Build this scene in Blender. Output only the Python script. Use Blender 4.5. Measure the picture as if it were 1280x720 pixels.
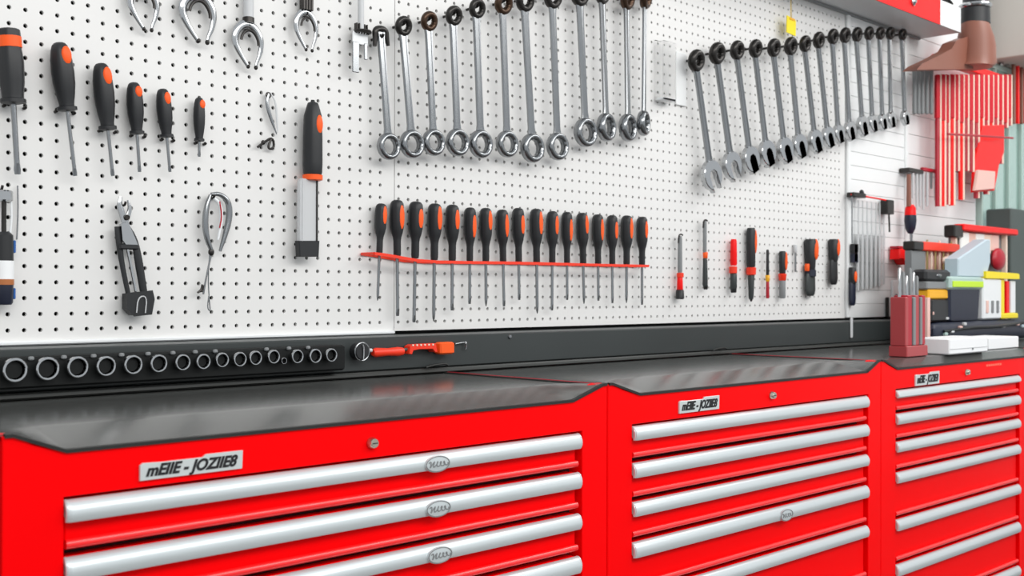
import bpy, math, random
from mathutils import Vector, Matrix
random.seed(4)
for o in list(bpy.data.objects): bpy.data.objects.remove(o, do_unlink=True)
C = bpy.context.scene.collection
PI = math.pi
ZO = 1.0                                   # height of the lowest row of peg holes above the floor (about)

# ------------------------------------------------------------------ camera
F = 1401.7; YAW = 0.78236; PIT = 0.00435; ROLL = 0.00204
CAM = Vector((-0.6791, -1.8048, 0.0607 + ZO))
_r = Vector((math.cos(YAW), -math.sin(YAW), 0)); _f = Vector((math.sin(YAW), math.cos(YAW), 0)); _u = Vector((0, 0, 1))
FW = _f*math.cos(PIT) + _u*math.sin(PIT); U1 = -_f*math.sin(PIT) + _u*math.cos(PIT)
RT = _r*math.cos(ROLL) + U1*math.sin(ROLL); UP = -_r*math.sin(ROLL) + U1*math.cos(ROLL)
cd = bpy.data.cameras.new('camera'); cam = bpy.data.objects.new('camera', cd); C.objects.link(cam)
cd.sensor_width = 36; cd.lens = F/1280*36; cd.clip_start = 0.05; cd.clip_end = 60
m = Matrix((RT, UP, -FW)).transposed().to_4x4(); m.translation = CAM; cam.matrix_world = m
bpy.context.scene.camera = cam
cd.dof.use_dof = True; cd.dof.focus_distance = 2.1; cd.dof.aperture_fstop = 7

# ------------------------------------------------------------------ world, light, exposure
sc = bpy.context.scene
sc.view_settings.view_transform = 'Standard'; sc.view_settings.look = 'None'
sc.view_settings.gamma = 1.0; sc.view_settings.use_curve_mapping = False
sc.view_settings.exposure = 0.0
w = bpy.data.worlds.new('world'); sc.world = w; w.use_nodes = True
bg = w.node_tree.nodes['Background']; bg.inputs[0].default_value = (0.93, 0.97, 1.0, 1); bg.inputs[1].default_value = 0.80
def area(name, loc, target, size, sizey, power, col=(1, 1, 1)):
    l = bpy.data.lights.new(name, 'AREA'); l.shape = 'RECTANGLE'; l.size = size; l.size_y = sizey; l.energy = power; l.color = col
    o = bpy.data.objects.new(name, l); C.objects.link(o); o.location = loc
    o.rotation_euler = (Vector(target) - Vector(loc)).to_track_quat('-Z', 'Y').to_euler(); return o
area('unseen_area_light', (1.2, -3.0, 2.7), (1.2, -0.2, 0.9), 5.0, 0.9, 74, (1, 0.985, 0.96))  # added fill behind the camera, brightens the red cabinet fronts
area('unseen_area_light', (3.4, -1.3, 3.0), (2.6, -0.2, 1.1), 1.6, 0.7, 22, (1, 0.99, 0.97))
area('unseen_area_light', (-1.4, -2.6, 2.9), (0.0, 0, 1.2), 1.5, 0.8, 14, (1, 0.96, 0.90))

# ------------------------------------------------------------------ pixel -> place helpers
def B(px, py, Y):
    d = FW + RT*((px-640)/F) + UP*((360-py)/F); t = (Y - CAM.y)/d.y
    return CAM + d*t
def BZ(px, py, Z):
    d = FW + RT*((px-640)/F) + UP*((360-py)/F); t = (Z - CAM.z)/d.z
    return CAM + d*t
def mpp(px, Y):                              # metres per pixel at a column of the plane y=Y
    return (B(px, 360, Y)-CAM).dot(FW)/F

# ------------------------------------------------------------------ materials
def mat(name, col, rough=0.5, metal=0.0, spec=0.5, coat=0.0, bump=0.0, bscale=200, var=0.0, vscale=8, trans=0.0, ior=1.45):
    mt = bpy.data.materials.new(name); mt.use_nodes = True; nt = mt.node_tree; p = nt.nodes['Principled BSDF']
    p.inputs['Base Color'].default_value = (*col, 1); p.inputs['Roughness'].default_value = rough
    p.inputs['Metallic'].default_value = metal; p.inputs['Specular IOR Level'].default_value = spec
    p.inputs['Coat Weight'].default_value = coat; p.inputs['IOR'].default_value = ior
    p.inputs['Transmission Weight'].default_value = trans
    tc = nt.nodes.new('ShaderNodeTexCoord')
    if bump:
        n = nt.nodes.new('ShaderNodeTexNoise'); n.inputs['Scale'].default_value = bscale
        b = nt.nodes.new('ShaderNodeBump'); b.inputs['Strength'].default_value = bump; b.inputs['Distance'].default_value = 0.002
        nt.links.new(tc.outputs['Object'], n.inputs['Vector']); nt.links.new(n.outputs['Fac'], b.inputs['Height']); nt.links.new(b.outputs['Normal'], p.inputs['Normal'])
    n = nt.nodes.new('ShaderNodeTexNoise'); n.inputs['Scale'].default_value = vscale; n.inputs['Detail'].default_value = 4
    r = nt.nodes.new('ShaderNodeMix'); r.data_type = 'RGBA'
    k = 1-var
    r.inputs[6].default_value = (*[c*k for c in col], 1); r.inputs[7].default_value = (*[min(1, c*(1+var)) for c in col], 1)
    nt.links.new(tc.outputs['Object'], n.inputs['Vector']); nt.links.new(n.outputs['Fac'], r.inputs[0]); nt.links.new(r.outputs[2], p.inputs['Base Color'])
    return mt
M = {
 'peg': mat('white_painted_board', (0.755, 0.748, 0.735), 0.45, var=0.02, vscale=3),
 'slat': mat('white_slat_panel', (0.80, 0.81, 0.81), 0.4, var=0.01),
 'wallgrey': mat('shaded_backing', (0.02, 0.02, 0.02), 0.9),  # wall coloured near-black so the peg holes look shaded inside
 'wallwhite': mat('white_plaster', (0.85, 0.86, 0.86), 0.7, var=0.01),
 'red': mat('red_enamel', (0.96, 0.0, 0.0015), 0.36, spec=0.07, var=0.01),
 'redlip': mat('red_enamel_lip', (0.96, 0.01, 0.012), 0.26, spec=1.0, var=0.01),
 'barred': mat('deep_red_bar', (0.60, 0.008, 0.022), 0.35, spec=0.25),
 'dullred': mat('dull_red_plastic', (0.42, 0.055, 0.06), 0.35),
 'redglossy': mat('red_gloss', (0.90, 0.012, 0.012), 0.28, spec=0.2),
 'inner': mat('shaded_interior', (0.03, 0.003, 0.003), 0.8),
 'silver': mat('brushed_aluminium', (0.60, 0.65, 0.665), 0.32, metal=0.35, var=0.02, vscale=4),
 'chrome': mat('polished_steel', (0.46, 0.47, 0.48), 0.12, metal=1.0),
 'steel': mat('satin_steel', (0.27, 0.28, 0.29), 0.20, metal=1.0, var=0.06, vscale=20),
 'steeldark': mat('oily_dark_steel', (0.045, 0.042, 0.040), 0.28, metal=0.8, var=0.25, vscale=60),
 'steelbrown': mat('browned_steel', (0.075, 0.045, 0.030), 0.28, metal=0.8, var=0.25, vscale=60),
 'black': mat('black_rubber', (0.018, 0.019, 0.021), 0.42, spec=0.45, var=0.1),
 'navy': mat('dark_navy_plastic', (0.012, 0.016, 0.035), 0.4, var=0.2, vscale=30),
 'orange': mat('orange_rubber', (0.95, 0.115, 0.018), 0.4, spec=0.3),
 'orangered': mat('orange_red_plastic', (0.88, 0.04, 0.012), 0.35),
 'riser': mat('charcoal_steel', (0.034, 0.040, 0.040), 0.42, spec=0.5, var=0.12, vscale=5),
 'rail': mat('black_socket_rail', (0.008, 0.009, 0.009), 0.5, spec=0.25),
 'top': mat('dark_grey_worktop', (0.065, 0.067, 0.064), 0.20, spec=0.6, bump=0.02, bscale=600, var=0.08, vscale=3),
 'trim': mat('black_edge_trim', (0.012, 0.013, 0.012), 0.5),
 'white': mat('white_card', (0.86, 0.87, 0.88), 0.5),
 'whiteplastic': mat('white_plastic', (0.82, 0.84, 0.85), 0.3),
 'bluewhite': mat('pale_blue_plastic', (0.50, 0.60, 0.66), 0.35),
 'teal': mat('pale_green_plastic', (0.42, 0.56, 0.52), 0.35),
 'yellow': mat('yellow_plastic', (0.90, 0.72, 0.01), 0.4),
 'amber': mat('amber_plastic', (0.85, 0.42, 0.01), 0.4),
 'lime': mat('lime_label', (0.55, 0.80, 0.04), 0.5),
 'brown': mat('brown_enamel', (0.235, 0.088, 0.058), 0.4, var=0.08, vscale=6),
 'cream': mat('cream_strip', (0.90, 0.72, 0.60), 0.5),
 'pink': mat('pinkish_card', (0.80, 0.52, 0.46), 0.5),
 'crimson': mat('crimson_plastic', (0.42, 0.01, 0.025), 0.35),
 'grey': mat('mid_grey_plastic', (0.22, 0.23, 0.235), 0.45),
 'lightgrey': mat('light_grey_steel', (0.55, 0.56, 0.57), 0.4),
 'beige': mat('warm_grey_plaster', (0.50, 0.48, 0.44), 0.7, var=0.03),
 'floor': mat('grey_concrete_floor', (0.20, 0.20, 0.195), 0.6, bump=0.1, bscale=30, var=0.1, vscale=2),
 'clear': mat('clear_acrylic', (1.0, 1.0, 1.0), 0.04, trans=1.0, ior=1.12),
 'glass': mat('greenish_glass', (0.62, 0.80, 0.74), 0.08, trans=0.75, ior=1.3),
 'green': mat('grey_green_frame', (0.42, 0.56, 0.51), 0.4),
 'frame': mat('dark_green_frame', (0.07, 0.09, 0.085), 0.5),
 'brass': mat('dull_brass', (0.45, 0.35, 0.16), 0.3, metal=0.8),
 'lock': mat('nickel_lock', (0.55, 0.50, 0.42), 0.22, metal=1.0),
 'plate': mat('plate_white', (0.62, 0.66, 0.66), 0.3, metal=0.3),
 'ink': mat('black_ink', (0.01, 0.01, 0.012), 0.5),
 'blue': mat('blue_plastic', (0.03, 0.13, 0.42), 0.4),
 'bronze': mat('bronze_band', (0.42, 0.14, 0.04), 0.4),
 'faint': mat('faded_red_print', (0.95, 0.16, 0.10), 0.5),
}

# ------------------------------------------------------------------ mesh builder
class MB:
    def __init__(s): s.v = []; s.f = []
    def add(s, vs, fs):
        n = len(s.v); s.v += [tuple(v) for v in vs]; s.f += [tuple(i+n for i in f) for f in fs]; return s
    def box(s, x0, x1, y0, y1, z0, z1):
        vs = [(x, y, z) for x in (x0, x1) for y in (y0, y1) for z in (z0, z1)]
        return s.add(vs, [(0, 1, 3, 2), (4, 6, 7, 5), (0, 4, 5, 1), (2, 3, 7, 6), (0, 2, 6, 4), (1, 5, 7, 3)])
    def rbox(s, x0, x1, y0, y1, z0, z1, r=0.002):   # box with chamfered vertical + horizontal edges
        r = min(r, (x1-x0)*.45, (y1-y0)*.45, (z1-z0)*.45); rings = []
        for z, i in ((z0, r), (z0+r, 0), (z1-r, 0), (z1, r)):
            a, b, c, d = x0+i, x1-i, y0+i, y1-i
            rings.append([(a+r, c, z), (b-r, c, z), (b, c+r, z), (b, d-r, z), (b-r, d, z), (a+r, d, z), (a, d-r, z), (a, c+r, z)])
        return s.rings(rings)
    def rings(s, R, cap=True, closed=False):
        n = len(R[0]); vs = [p for r in R for p in r]; fs = []
        k = len(R)
        for i in range(k if closed else k-1):
            a = i*n; b = ((i+1) % k)*n
            for j in range(n):
                j2 = (j+1) % n; fs.append((a+j, a+j2, b+j2, b+j))
        if cap and not closed: fs.append(tuple(range(n))[::-1]); fs.append(tuple((k-1)*n+j for j in range(n)))
        return s.add(vs, fs)
    def lathe(s, prof, axis='z', c=(0, 0, 0), n=20, flute=0.0, nf=6, sy=1.0):   # prof: (along, radius)
        R = []
        for a, r in prof:
            ring = []
            for k in range(n):
                t = 2*PI*k/n; rr = r*(1+flute*math.cos(nf*t)); u, v = rr*math.cos(t), rr*math.sin(t)*sy
                if axis == 'z': p = (c[0]+u, c[1]+v, c[2]+a)
                elif axis == 'y': p = (c[0]+u, c[1]+a, c[2]+v)
                else: p = (c[0]+a, c[1]+u, c[2]+v)
                ring.append(p)
            R.append(ring)
        return s.rings(R)
    def tube(s, pts, r, n=8, closed=False, flat=1.0):
        if len(pts) > 2 and not closed and len(pts) < 20:      # round the corners of the path
            rr_ = list(r) if isinstance(r, (list, tuple)) else [r]*len(pts)
            P_ = [tuple(p)+(q_,) for p, q_ in zip(pts, rr_)]
            for _ in range(2):
                N = [P_[0]]
                for a_, b_ in zip(P_[:-1], P_[1:]):
                    N.append(tuple(.75*x+.25*y for x, y in zip(a_, b_))); N.append(tuple(.25*x+.75*y for x, y in zip(a_, b_)))
                P_ = N+[P_[-1]]
            pts = [p[:3] for p in P_]; r = [p[3] for p in P_]
        P = [Vector(p) for p in pts]; R = []; k = len(P); up = None
        for i, p in enumerate(P):
            if closed: d = P[(i+1) % k]-P[i-1]
            else: d = P[min(i+1, k-1)]-P[max(i-1, 0)]
            if d.length < 1e-9: d = Vector((0, 0, 1))
            d.normalize()
            if up is None: up = Vector((0, 1, 0)) if abs(d.y) < 0.9 else Vector((1, 0, 0))
            a = d.cross(up); a.normalize(); b = a.cross(d); b.normalize(); up = b
            rr = r[i] if isinstance(r, (list, tuple)) else r
            R.append([tuple(p + a*math.cos(2*PI*j/n)*rr + b*math.sin(2*PI*j/n)*rr*flat) for j in range(n)])
        return s.rings(R, closed=closed)
    def prism(s, out, y0, y1, ch=0.0):          # outline in x,z extruded along y, chamfered front
        n = len(out)
        if ch:
            cx = sum(p[0] for p in out)/n; cz = sum(p[1] for p in out)/n
            ins = []
            for i in range(n):
                a, b, c = out[i-1], out[i], out[(i+1) % n]
                e1 = Vector((b[0]-a[0], b[1]-a[1])); e2 = Vector((c[0]-b[0], c[1]-b[1]))
                e1 = e1.normalized() if e1.length > 0 else e1; e2 = e2.normalized() if e2.length > 0 else e2
                nn = Vector((-(e1.y+e2.y), e1.x+e2.x)); nn = nn.normalized() if nn.length > 1e-6 else Vector((0, 0))
                ins.append((b[0]+nn.x*ch, b[1]+nn.y*ch))
            R = [[(p[0], y0, p[1]) for p in ins], [(p[0], y0+ch, p[1]) for p in out], [(p[0], y1, p[1]) for p in out]]
        else: R = [[(p[0], y0, p[1]) for p in out], [(p[0], y1, p[1]) for p in out]]
        return s.rings(R)
    def ell(s, c, r, n=12, k=8):
        R = []
        for i in range(k+1):
            t = PI*i/k; t = min(max(t, .02), PI-.02)
            R.append([(c[0]+r[0]*math.sin(t)*math.cos(2*PI*j/n), c[1]+r[1]*math.sin(t)*math.sin(2*PI*j/n), c[2]+r[2]*math.cos(t)) for j in range(n)])
        return s.rings(R)
    def ring(s, c, R, r, axis='y', n=28, m=10, sq=1.0, inner=None, tilt=0.0):   # torus-ish ring; sq: depth/thickness
        RR = []
        for k in range(n):
            t = 2*PI*k/n; row = []
            for j in range(m):
                a = 2*PI*j/m; rad = R + r*math.cos(a); dep = r*sq*math.sin(a)
                if inner and math.cos(a) < -0.5: rad += inner*math.cos(12*t)
                if axis == 'y': p = Vector((rad*math.cos(t), dep, rad*math.sin(t)))
                elif axis == 'z': p = Vector((rad*math.cos(t), rad*math.sin(t), dep))
                else: p = Vector((dep, rad*math.cos(t), rad*math.sin(t)))
                if tilt: p = Matrix.Rotation(tilt, 3, 'X') @ p
                row.append(tuple(p + Vector(c)))
            RR.append(row)
        return s.rings(RR, closed=True)
    def build(s, name, mt, parent=None, angle=35, sub=0):
        me = bpy.data.meshes.new(name); me.from_pydata(s.v, [], s.f); me.materials.append(mt)
        import bmesh
        bm = bmesh.new(); bm.from_mesh(me); bmesh.ops.recalc_face_normals(bm, faces=bm.faces); bm.to_mesh(me); bm.free()
        for p in me.polygons: p.use_smooth = True
        me.set_sharp_from_angle(angle=math.radians(angle))
        o = bpy.data.objects.new(name, me); C.objects.link(o)
        if parent is not None: o.parent = parent
        return o

def thing(name, label, cat, loc=(0, 0, 0), rot=(0, 0, 0), group=None):
    o = bpy.data.objects.new(name, None); C.objects.link(o); o.empty_display_size = 0.02
    o.location = loc; o.rotation_euler = rot; o['label'] = label; o['category'] = cat
    if group: o['group'] = group
    return o
def tag(o, label, cat, group=None):
    o['label'] = label; o['category'] = cat
    if group: o['group'] = group
    return o
def struct(o): o['kind'] = 'structure'; return o
def lift(o, z=ZO): o.location.z += z; return o
def copytree(o, parent=None):
    c = o.copy(); C.objects.link(c)
    if parent is not None: c.parent = parent
    for ch in list(o.children): copytree(ch, c)
    return c

# ------------------------------------------------------------------ the setting
S = 0.0254
XSEAM1 = 30.45*S; XSEAM2 = B(1056, 360, 0).x; XEND = 4.6
WB = -0.0180                                  # bottom edge of boards (above ZO)
xw0 = B(1222, 360, 0).x; zw0 = 1.0; zw1 = B(1250, 90, 0).z
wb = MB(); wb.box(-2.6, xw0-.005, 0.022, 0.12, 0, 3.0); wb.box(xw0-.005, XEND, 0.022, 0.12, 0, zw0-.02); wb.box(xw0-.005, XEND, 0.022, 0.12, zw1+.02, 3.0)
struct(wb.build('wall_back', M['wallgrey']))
struct(MB().box(-2.6, 7.0, -4.5, 0.12, -0.1, 0).build('floor', M['floor']))
struct(MB().box(XEND, XEND+.1, -1.2, 0.12, 0, 3.0).build('wall_right', M['wallwhite']))

def pegboard(x0, x1, z0, z1, i0, i1, ox, j0, j1, label):
    """perforated board: one real hole every inch, walls of every hole modelled"""
    vs = []; fs = []; r = 0.0037; y1 = 0.006
    oct_ = [(r*math.cos(PI*k/4), r*math.sin(PI*k/4)) for k in range(8)]
    h = S/2; sq = [(h, 0), (h, h), (0, h), (-h, h), (-h, 0), (-h, -h), (0, -h), (h, -h)]
    for i in range(i0, i1+1):
        for j in range(j0, j1+1):
            cx = ox+i*S; cz = j*S; n = len(vs)
            vs += [(min(max(cx+a, x0), x1), 0, min(max(cz+b, z0), z1)) for a, b in sq]
            vs += [(cx+a, 0, cz+b) for a, b in oct_]; vs += [(cx+a, y1, cz+b) for a, b in oct_]
            for k in range(8):
                k2 = (k+1) % 8
                fs.append((n+k, n+k2, n+8+k2, n+8+k)); fs.append((n+8+k, n+8+k2, n+16+k2, n+16+k))
    m_ = MB(); m_.v = vs; m_.f = fs
    xa = ox+i0*S-h; xb = ox+i1*S+h; za = j0*S-h; zb = j1*S+h
    for a, b, c, d in ((x0, xa, z0, z1), (xb, x1, z0, z1), (xa, xb, z0, za), (xa, xb, zb, z1)):
        if b-a > 1e-4 and d-c > 1e-4: m_.add([(a, 0, c), (b, 0, c), (b, 0, d), (a, 0, d)], [(0, 1, 2, 3)])
    # edges
    for x in (x0, x1): m_.add([(x, 0, z0), (x, y1, z0), (x, y1, z1), (x, 0, z1)], [(0, 1, 2, 3)])
    m_.add([(x0, 0, z0), (x1, 0, z0), (x1, y1, z0), (x0, y1, z0)], [(0, 1, 2, 3)])
    me = bpy.data.meshes.new('pegboard_panel'); me.from_pydata(m_.v, [], m_.f); me.materials.append(M['peg'])
    o = bpy.data.objects.new('pegboard_panel', me); C.objects.link(o); o.location.z = ZO
    return tag(o, label, 'pegboard')
OX2 = 0.89*S
pegboard(-0.80, XSEAM1-.0009, WB, 1.10, -31, 29, 0, 0, 42, 'white pegboard panel behind the large screwdrivers and the socket rail')
n2 = int((XSEAM2-.02-OX2)/S)
pegboard(XSEAM1+.0009, XSEAM2-.001, WB, 1.10, 30, n2, OX2, 0, 42, 'long white pegboard panel behind both wrench rows')
o = MB().rbox(-0.80, XSEAM1-.004, -0.010, 0.004, WB-.006, WB+.001, .002).build('board_edge_strip', M['whiteplastic']); lift(o)
tag(o, 'white lip strip along the bottom edge of the left pegboard', 'trim strip')

# slatwall right of the pegboard
root = thing('slat_wall_panel', 'white panel with fine horizontal slats right of the pegboard', 'wall panel', (XSEAM2+.002, 0, ZO))
xe = B(1132, 360, 0).x - XSEAM2
mb = MB(); nsl = 36
for k in range(nsl):
    z = WB + k*0.045
    mb.rbox(0.02, xe-.02, -.004, 0.006, z+.0005, z+.0445, .0007)
mb.box(0.02, xe-.02, 0.003, 0.010, WB, WB+nsl*.045)
mb.build('slat_board', M['slat'], root)
for x in (0, xe-.02): MB().rbox(x, x+.022, -.010, .010, WB, WB+nsl*.045, .003).build('edge_post', M['slat'], root)
# second slat panel up to the window
root = thing('slat_wall_panel', 'white slatted panel behind the hanging red tools at the far right', 'wall panel', (XSEAM2+xe+.012, 0.008, ZO))
mb = MB(); L2 = xw0-(XSEAM2+xe)-.02
for k in range(nsl):
    z = WB-.9 + k*0.07
    mb.rbox(0, L2, -.004, 0.006, z+.0007, z+.0693, .0009)
mb.box(0, L2, 0.003, 0.010, WB-.9, WB-.9+nsl*.07)
mb.build('slat_board', M['slat'], root)
# window with greenish panes
win = MB()
wx1 = XEND-.02; npan = 7
for k in range(npan+1):
    x = xw0+.01+(wx1-xw0-.01)*k/npan
    win.box(x-.006, x+.006, -.014, .010, zw0, zw1)
win.box(xw0, wx1, -.014, .012, zw0-.02, zw0); win.box(xw0, wx1, -.014, .012, zw1, zw1+.02)
wf = struct(win.build('window_1', M['green']))
for k in range(npan):
    x0 = xw0+.01+(wx1-xw0-.01)*k/npan+.006; x1 = xw0+.01+(wx1-xw0-.01)*(k+1)/npan-.006
    MB().box(x0, x1, -.004, .002, zw0, zw1).build('pane', M['glass'], wf)

# ------------------------------------------------------------------ riser (dark back splash) and socket rail
YB = -0.10; WT = ZO-0.1010                     # riser front, worktop height
root = thing('back_riser', 'charcoal steel riser running between pegboard and worktops', 'back riser', (0, 0, 0))
rx1 = B(1131, 400, YB).x
MB().rbox(-0.80, rx1, YB, 0.018, WT+.012, ZO+WB-.007, .0025).build('riser_body', M['riser'], root)
MB().rbox(-0.80, rx1, YB-.006, -.02, WT+.0005, WT+.011, .003).build('base_flange', M['top'], root)
for px, py in ((637, 421),):
    p = B(px, py, YB); MB().lathe([(-.0035, .002), (-.003, .004), (0, .005)], 'y', (p.x, YB, p.z)).build('screw', M['steel'], root)
YR = -0.128
ra = B(-30, 452, YR); rb = B(432, 437, YR)
zt = B(200, 440, YR).z; zb = B(200, 476, YR).z
rail = thing('socket_rail', 'black rail under the pegboard carrying the row of sockets', 'socket rail', (0, 0, 0))
MB().rbox(-.30, rb.x, YR, YB-.0005, zb, zt, .003).build('rail_body', M['rail'], rail)
for px in (38, 79, 116, 151, 184, 215, 243, 268, 332, 360, 384):
    p = B(px, 400, YR); MB().rbox(p.x-.004, p.x+.004, YR-.006, YR-.0003, zt-.005, zt+.001, .0015).build('clip', M['grey'], rail)
SOC = [(19.7, 462.8, 15), (60.4, 461, 14.4), (98, 459, 13.2), (133.5, 457.8, 12.3), (167.4, 456, 11.8), (199.3, 454.4, 11), (229.3, 453, 10),
       (255, 452, 9.5), (278.5, 450, 9), (300.7, 449.2, 9), (320.2, 447.5, 8.8), (342.9, 446, 8.5), (372.5, 445.6, 8.5), (395, 445, 8.8), (415, 444, 8.3)]
ORD = ['largest', 'second largest', 'third', 'fourth', 'fifth', 'sixth', 'seventh', 'eighth', 'ninth', 'tenth', 'eleventh', 'twelfth', 'thirteenth', 'fourteenth', 'fifteenth and last']
def socket(px, py, r, label, dl=0.015):
    Yf = YR-dl; p = B(px, py, Yf); R = r*mpp(px, Yf)*1.02; ri = R*.78
    t = thing('socket', label, 'socket', (p.x, YR, p.z), group='sockets along the black rail')
    mb = MB(); n = 32
    prof = [(0, R*.86), (-dl*.35, R*.86), (-dl*.5, R), (-dl*.93, R), (-dl, R*.93), (-dl, ri*1.06), (-dl*.95, ri)]
    mb.lathe([(0.0, R*.5)]+prof, 'y', n=n)
    mb.f = [f for f in mb.f if len(f) == 4]
    # twelve-point bore
    R1 = [[(ri*(1+(.06 if k % 2 else -.04))*math.cos(2*PI*k/24), y, ri*(1+(.06 if k % 2 else -.04))*math.sin(2*PI*k/24)) for k in range(24)] for y in (-dl*.96, -dl*.1)]
    mb.rings(R1, cap=False)
    mb.build('socket_body', M['chrome'], t, 40)
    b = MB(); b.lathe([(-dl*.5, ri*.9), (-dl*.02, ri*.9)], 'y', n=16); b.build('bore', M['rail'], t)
for k, (px, py, r) in enumerate(SOC):
    socket(px, py, r, ('%s chrome socket counted from the left on the black rail' % ORD[k]))
socket(355.4, 451, 4.0, 'tiny chrome socket squeezed low between two larger ones on the rail', .016)

# ------------------------------------------------------------------ tool cabinets
YC = -0.5355
def text_mesh(body, size, width, name, mt, parent, loc, shear=0.35, bold=0.0, ext=0.0006):
    cu = bpy.data.curves.new(name, 'FONT'); cu.body = body; cu.size = size; cu.shear = shear; cu.offset = bold; cu.extrude = ext
    cu.align_x = 'CENTER'; cu.align_y = 'CENTER'
    tmp = bpy.data.objects.new('tmp', cu); C.objects.link(tmp); bpy.context.view_layer.update()
    me = bpy.data.meshes.new_from_object(tmp.evaluated_get(bpy.context.evaluated_depsgraph_get()))
    bpy.data.objects.remove(tmp, do_unlink=True)
    xs = [v.co.x for v in me.vertices]; k = width/(max(xs)-min(xs)); c = (max(xs)+min(xs))/2
    for v in me.vertices: v.co.x = (v.co.x-c)*k
    me.transform(Matrix.Rotation(PI/2, 4, 'X')); me.materials.clear(); me.materials.append(mt)
    o = bpy.data.objects.new(name, me); C.objects.link(o); o.parent = parent; o.location = loc; return o

def handle_mesh(x0, x1, h):
    # grip rail: rounded nose, flat top slope, open underside; profile in y,z (y<0 towards the viewer)
    h -= .0022
    pr = [(0.001, 0), (-.004, -.0005), (-.0085, -.004), (-.0118, -.010), (-.0128, -.015), (-.0122, -h+.005), (-.010, -h+.001), (-.007, -h), (-.0062, -h+.003), (-.0085, -h+.006), (-.009, -.0145), (-.0075, -.0105), (-.004, -.007), (0.001, -.006)]
    mb = MB(); R = []
    for x, sh in ((x0, .75), (x0+.004, .97), (x0+.006, 1), (x1-.006, 1), (x1-.004, .97), (x1, .75)):
        R.append([(x, a*sh, b*(.9+.1*sh)-.0005) for a, b in pr])
    mb.rings(R)
    # closing end plates
    for x in (x0+.002, x1-.002):
        out = pr[:8]+[(0.001, -h*.75)]
        mb.rings([[(x-.0008, a*.9, b*.96) for a, b in out], [(x+.0008, a*.9, b*.96) for a, b in out]])
    return mb

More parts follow.
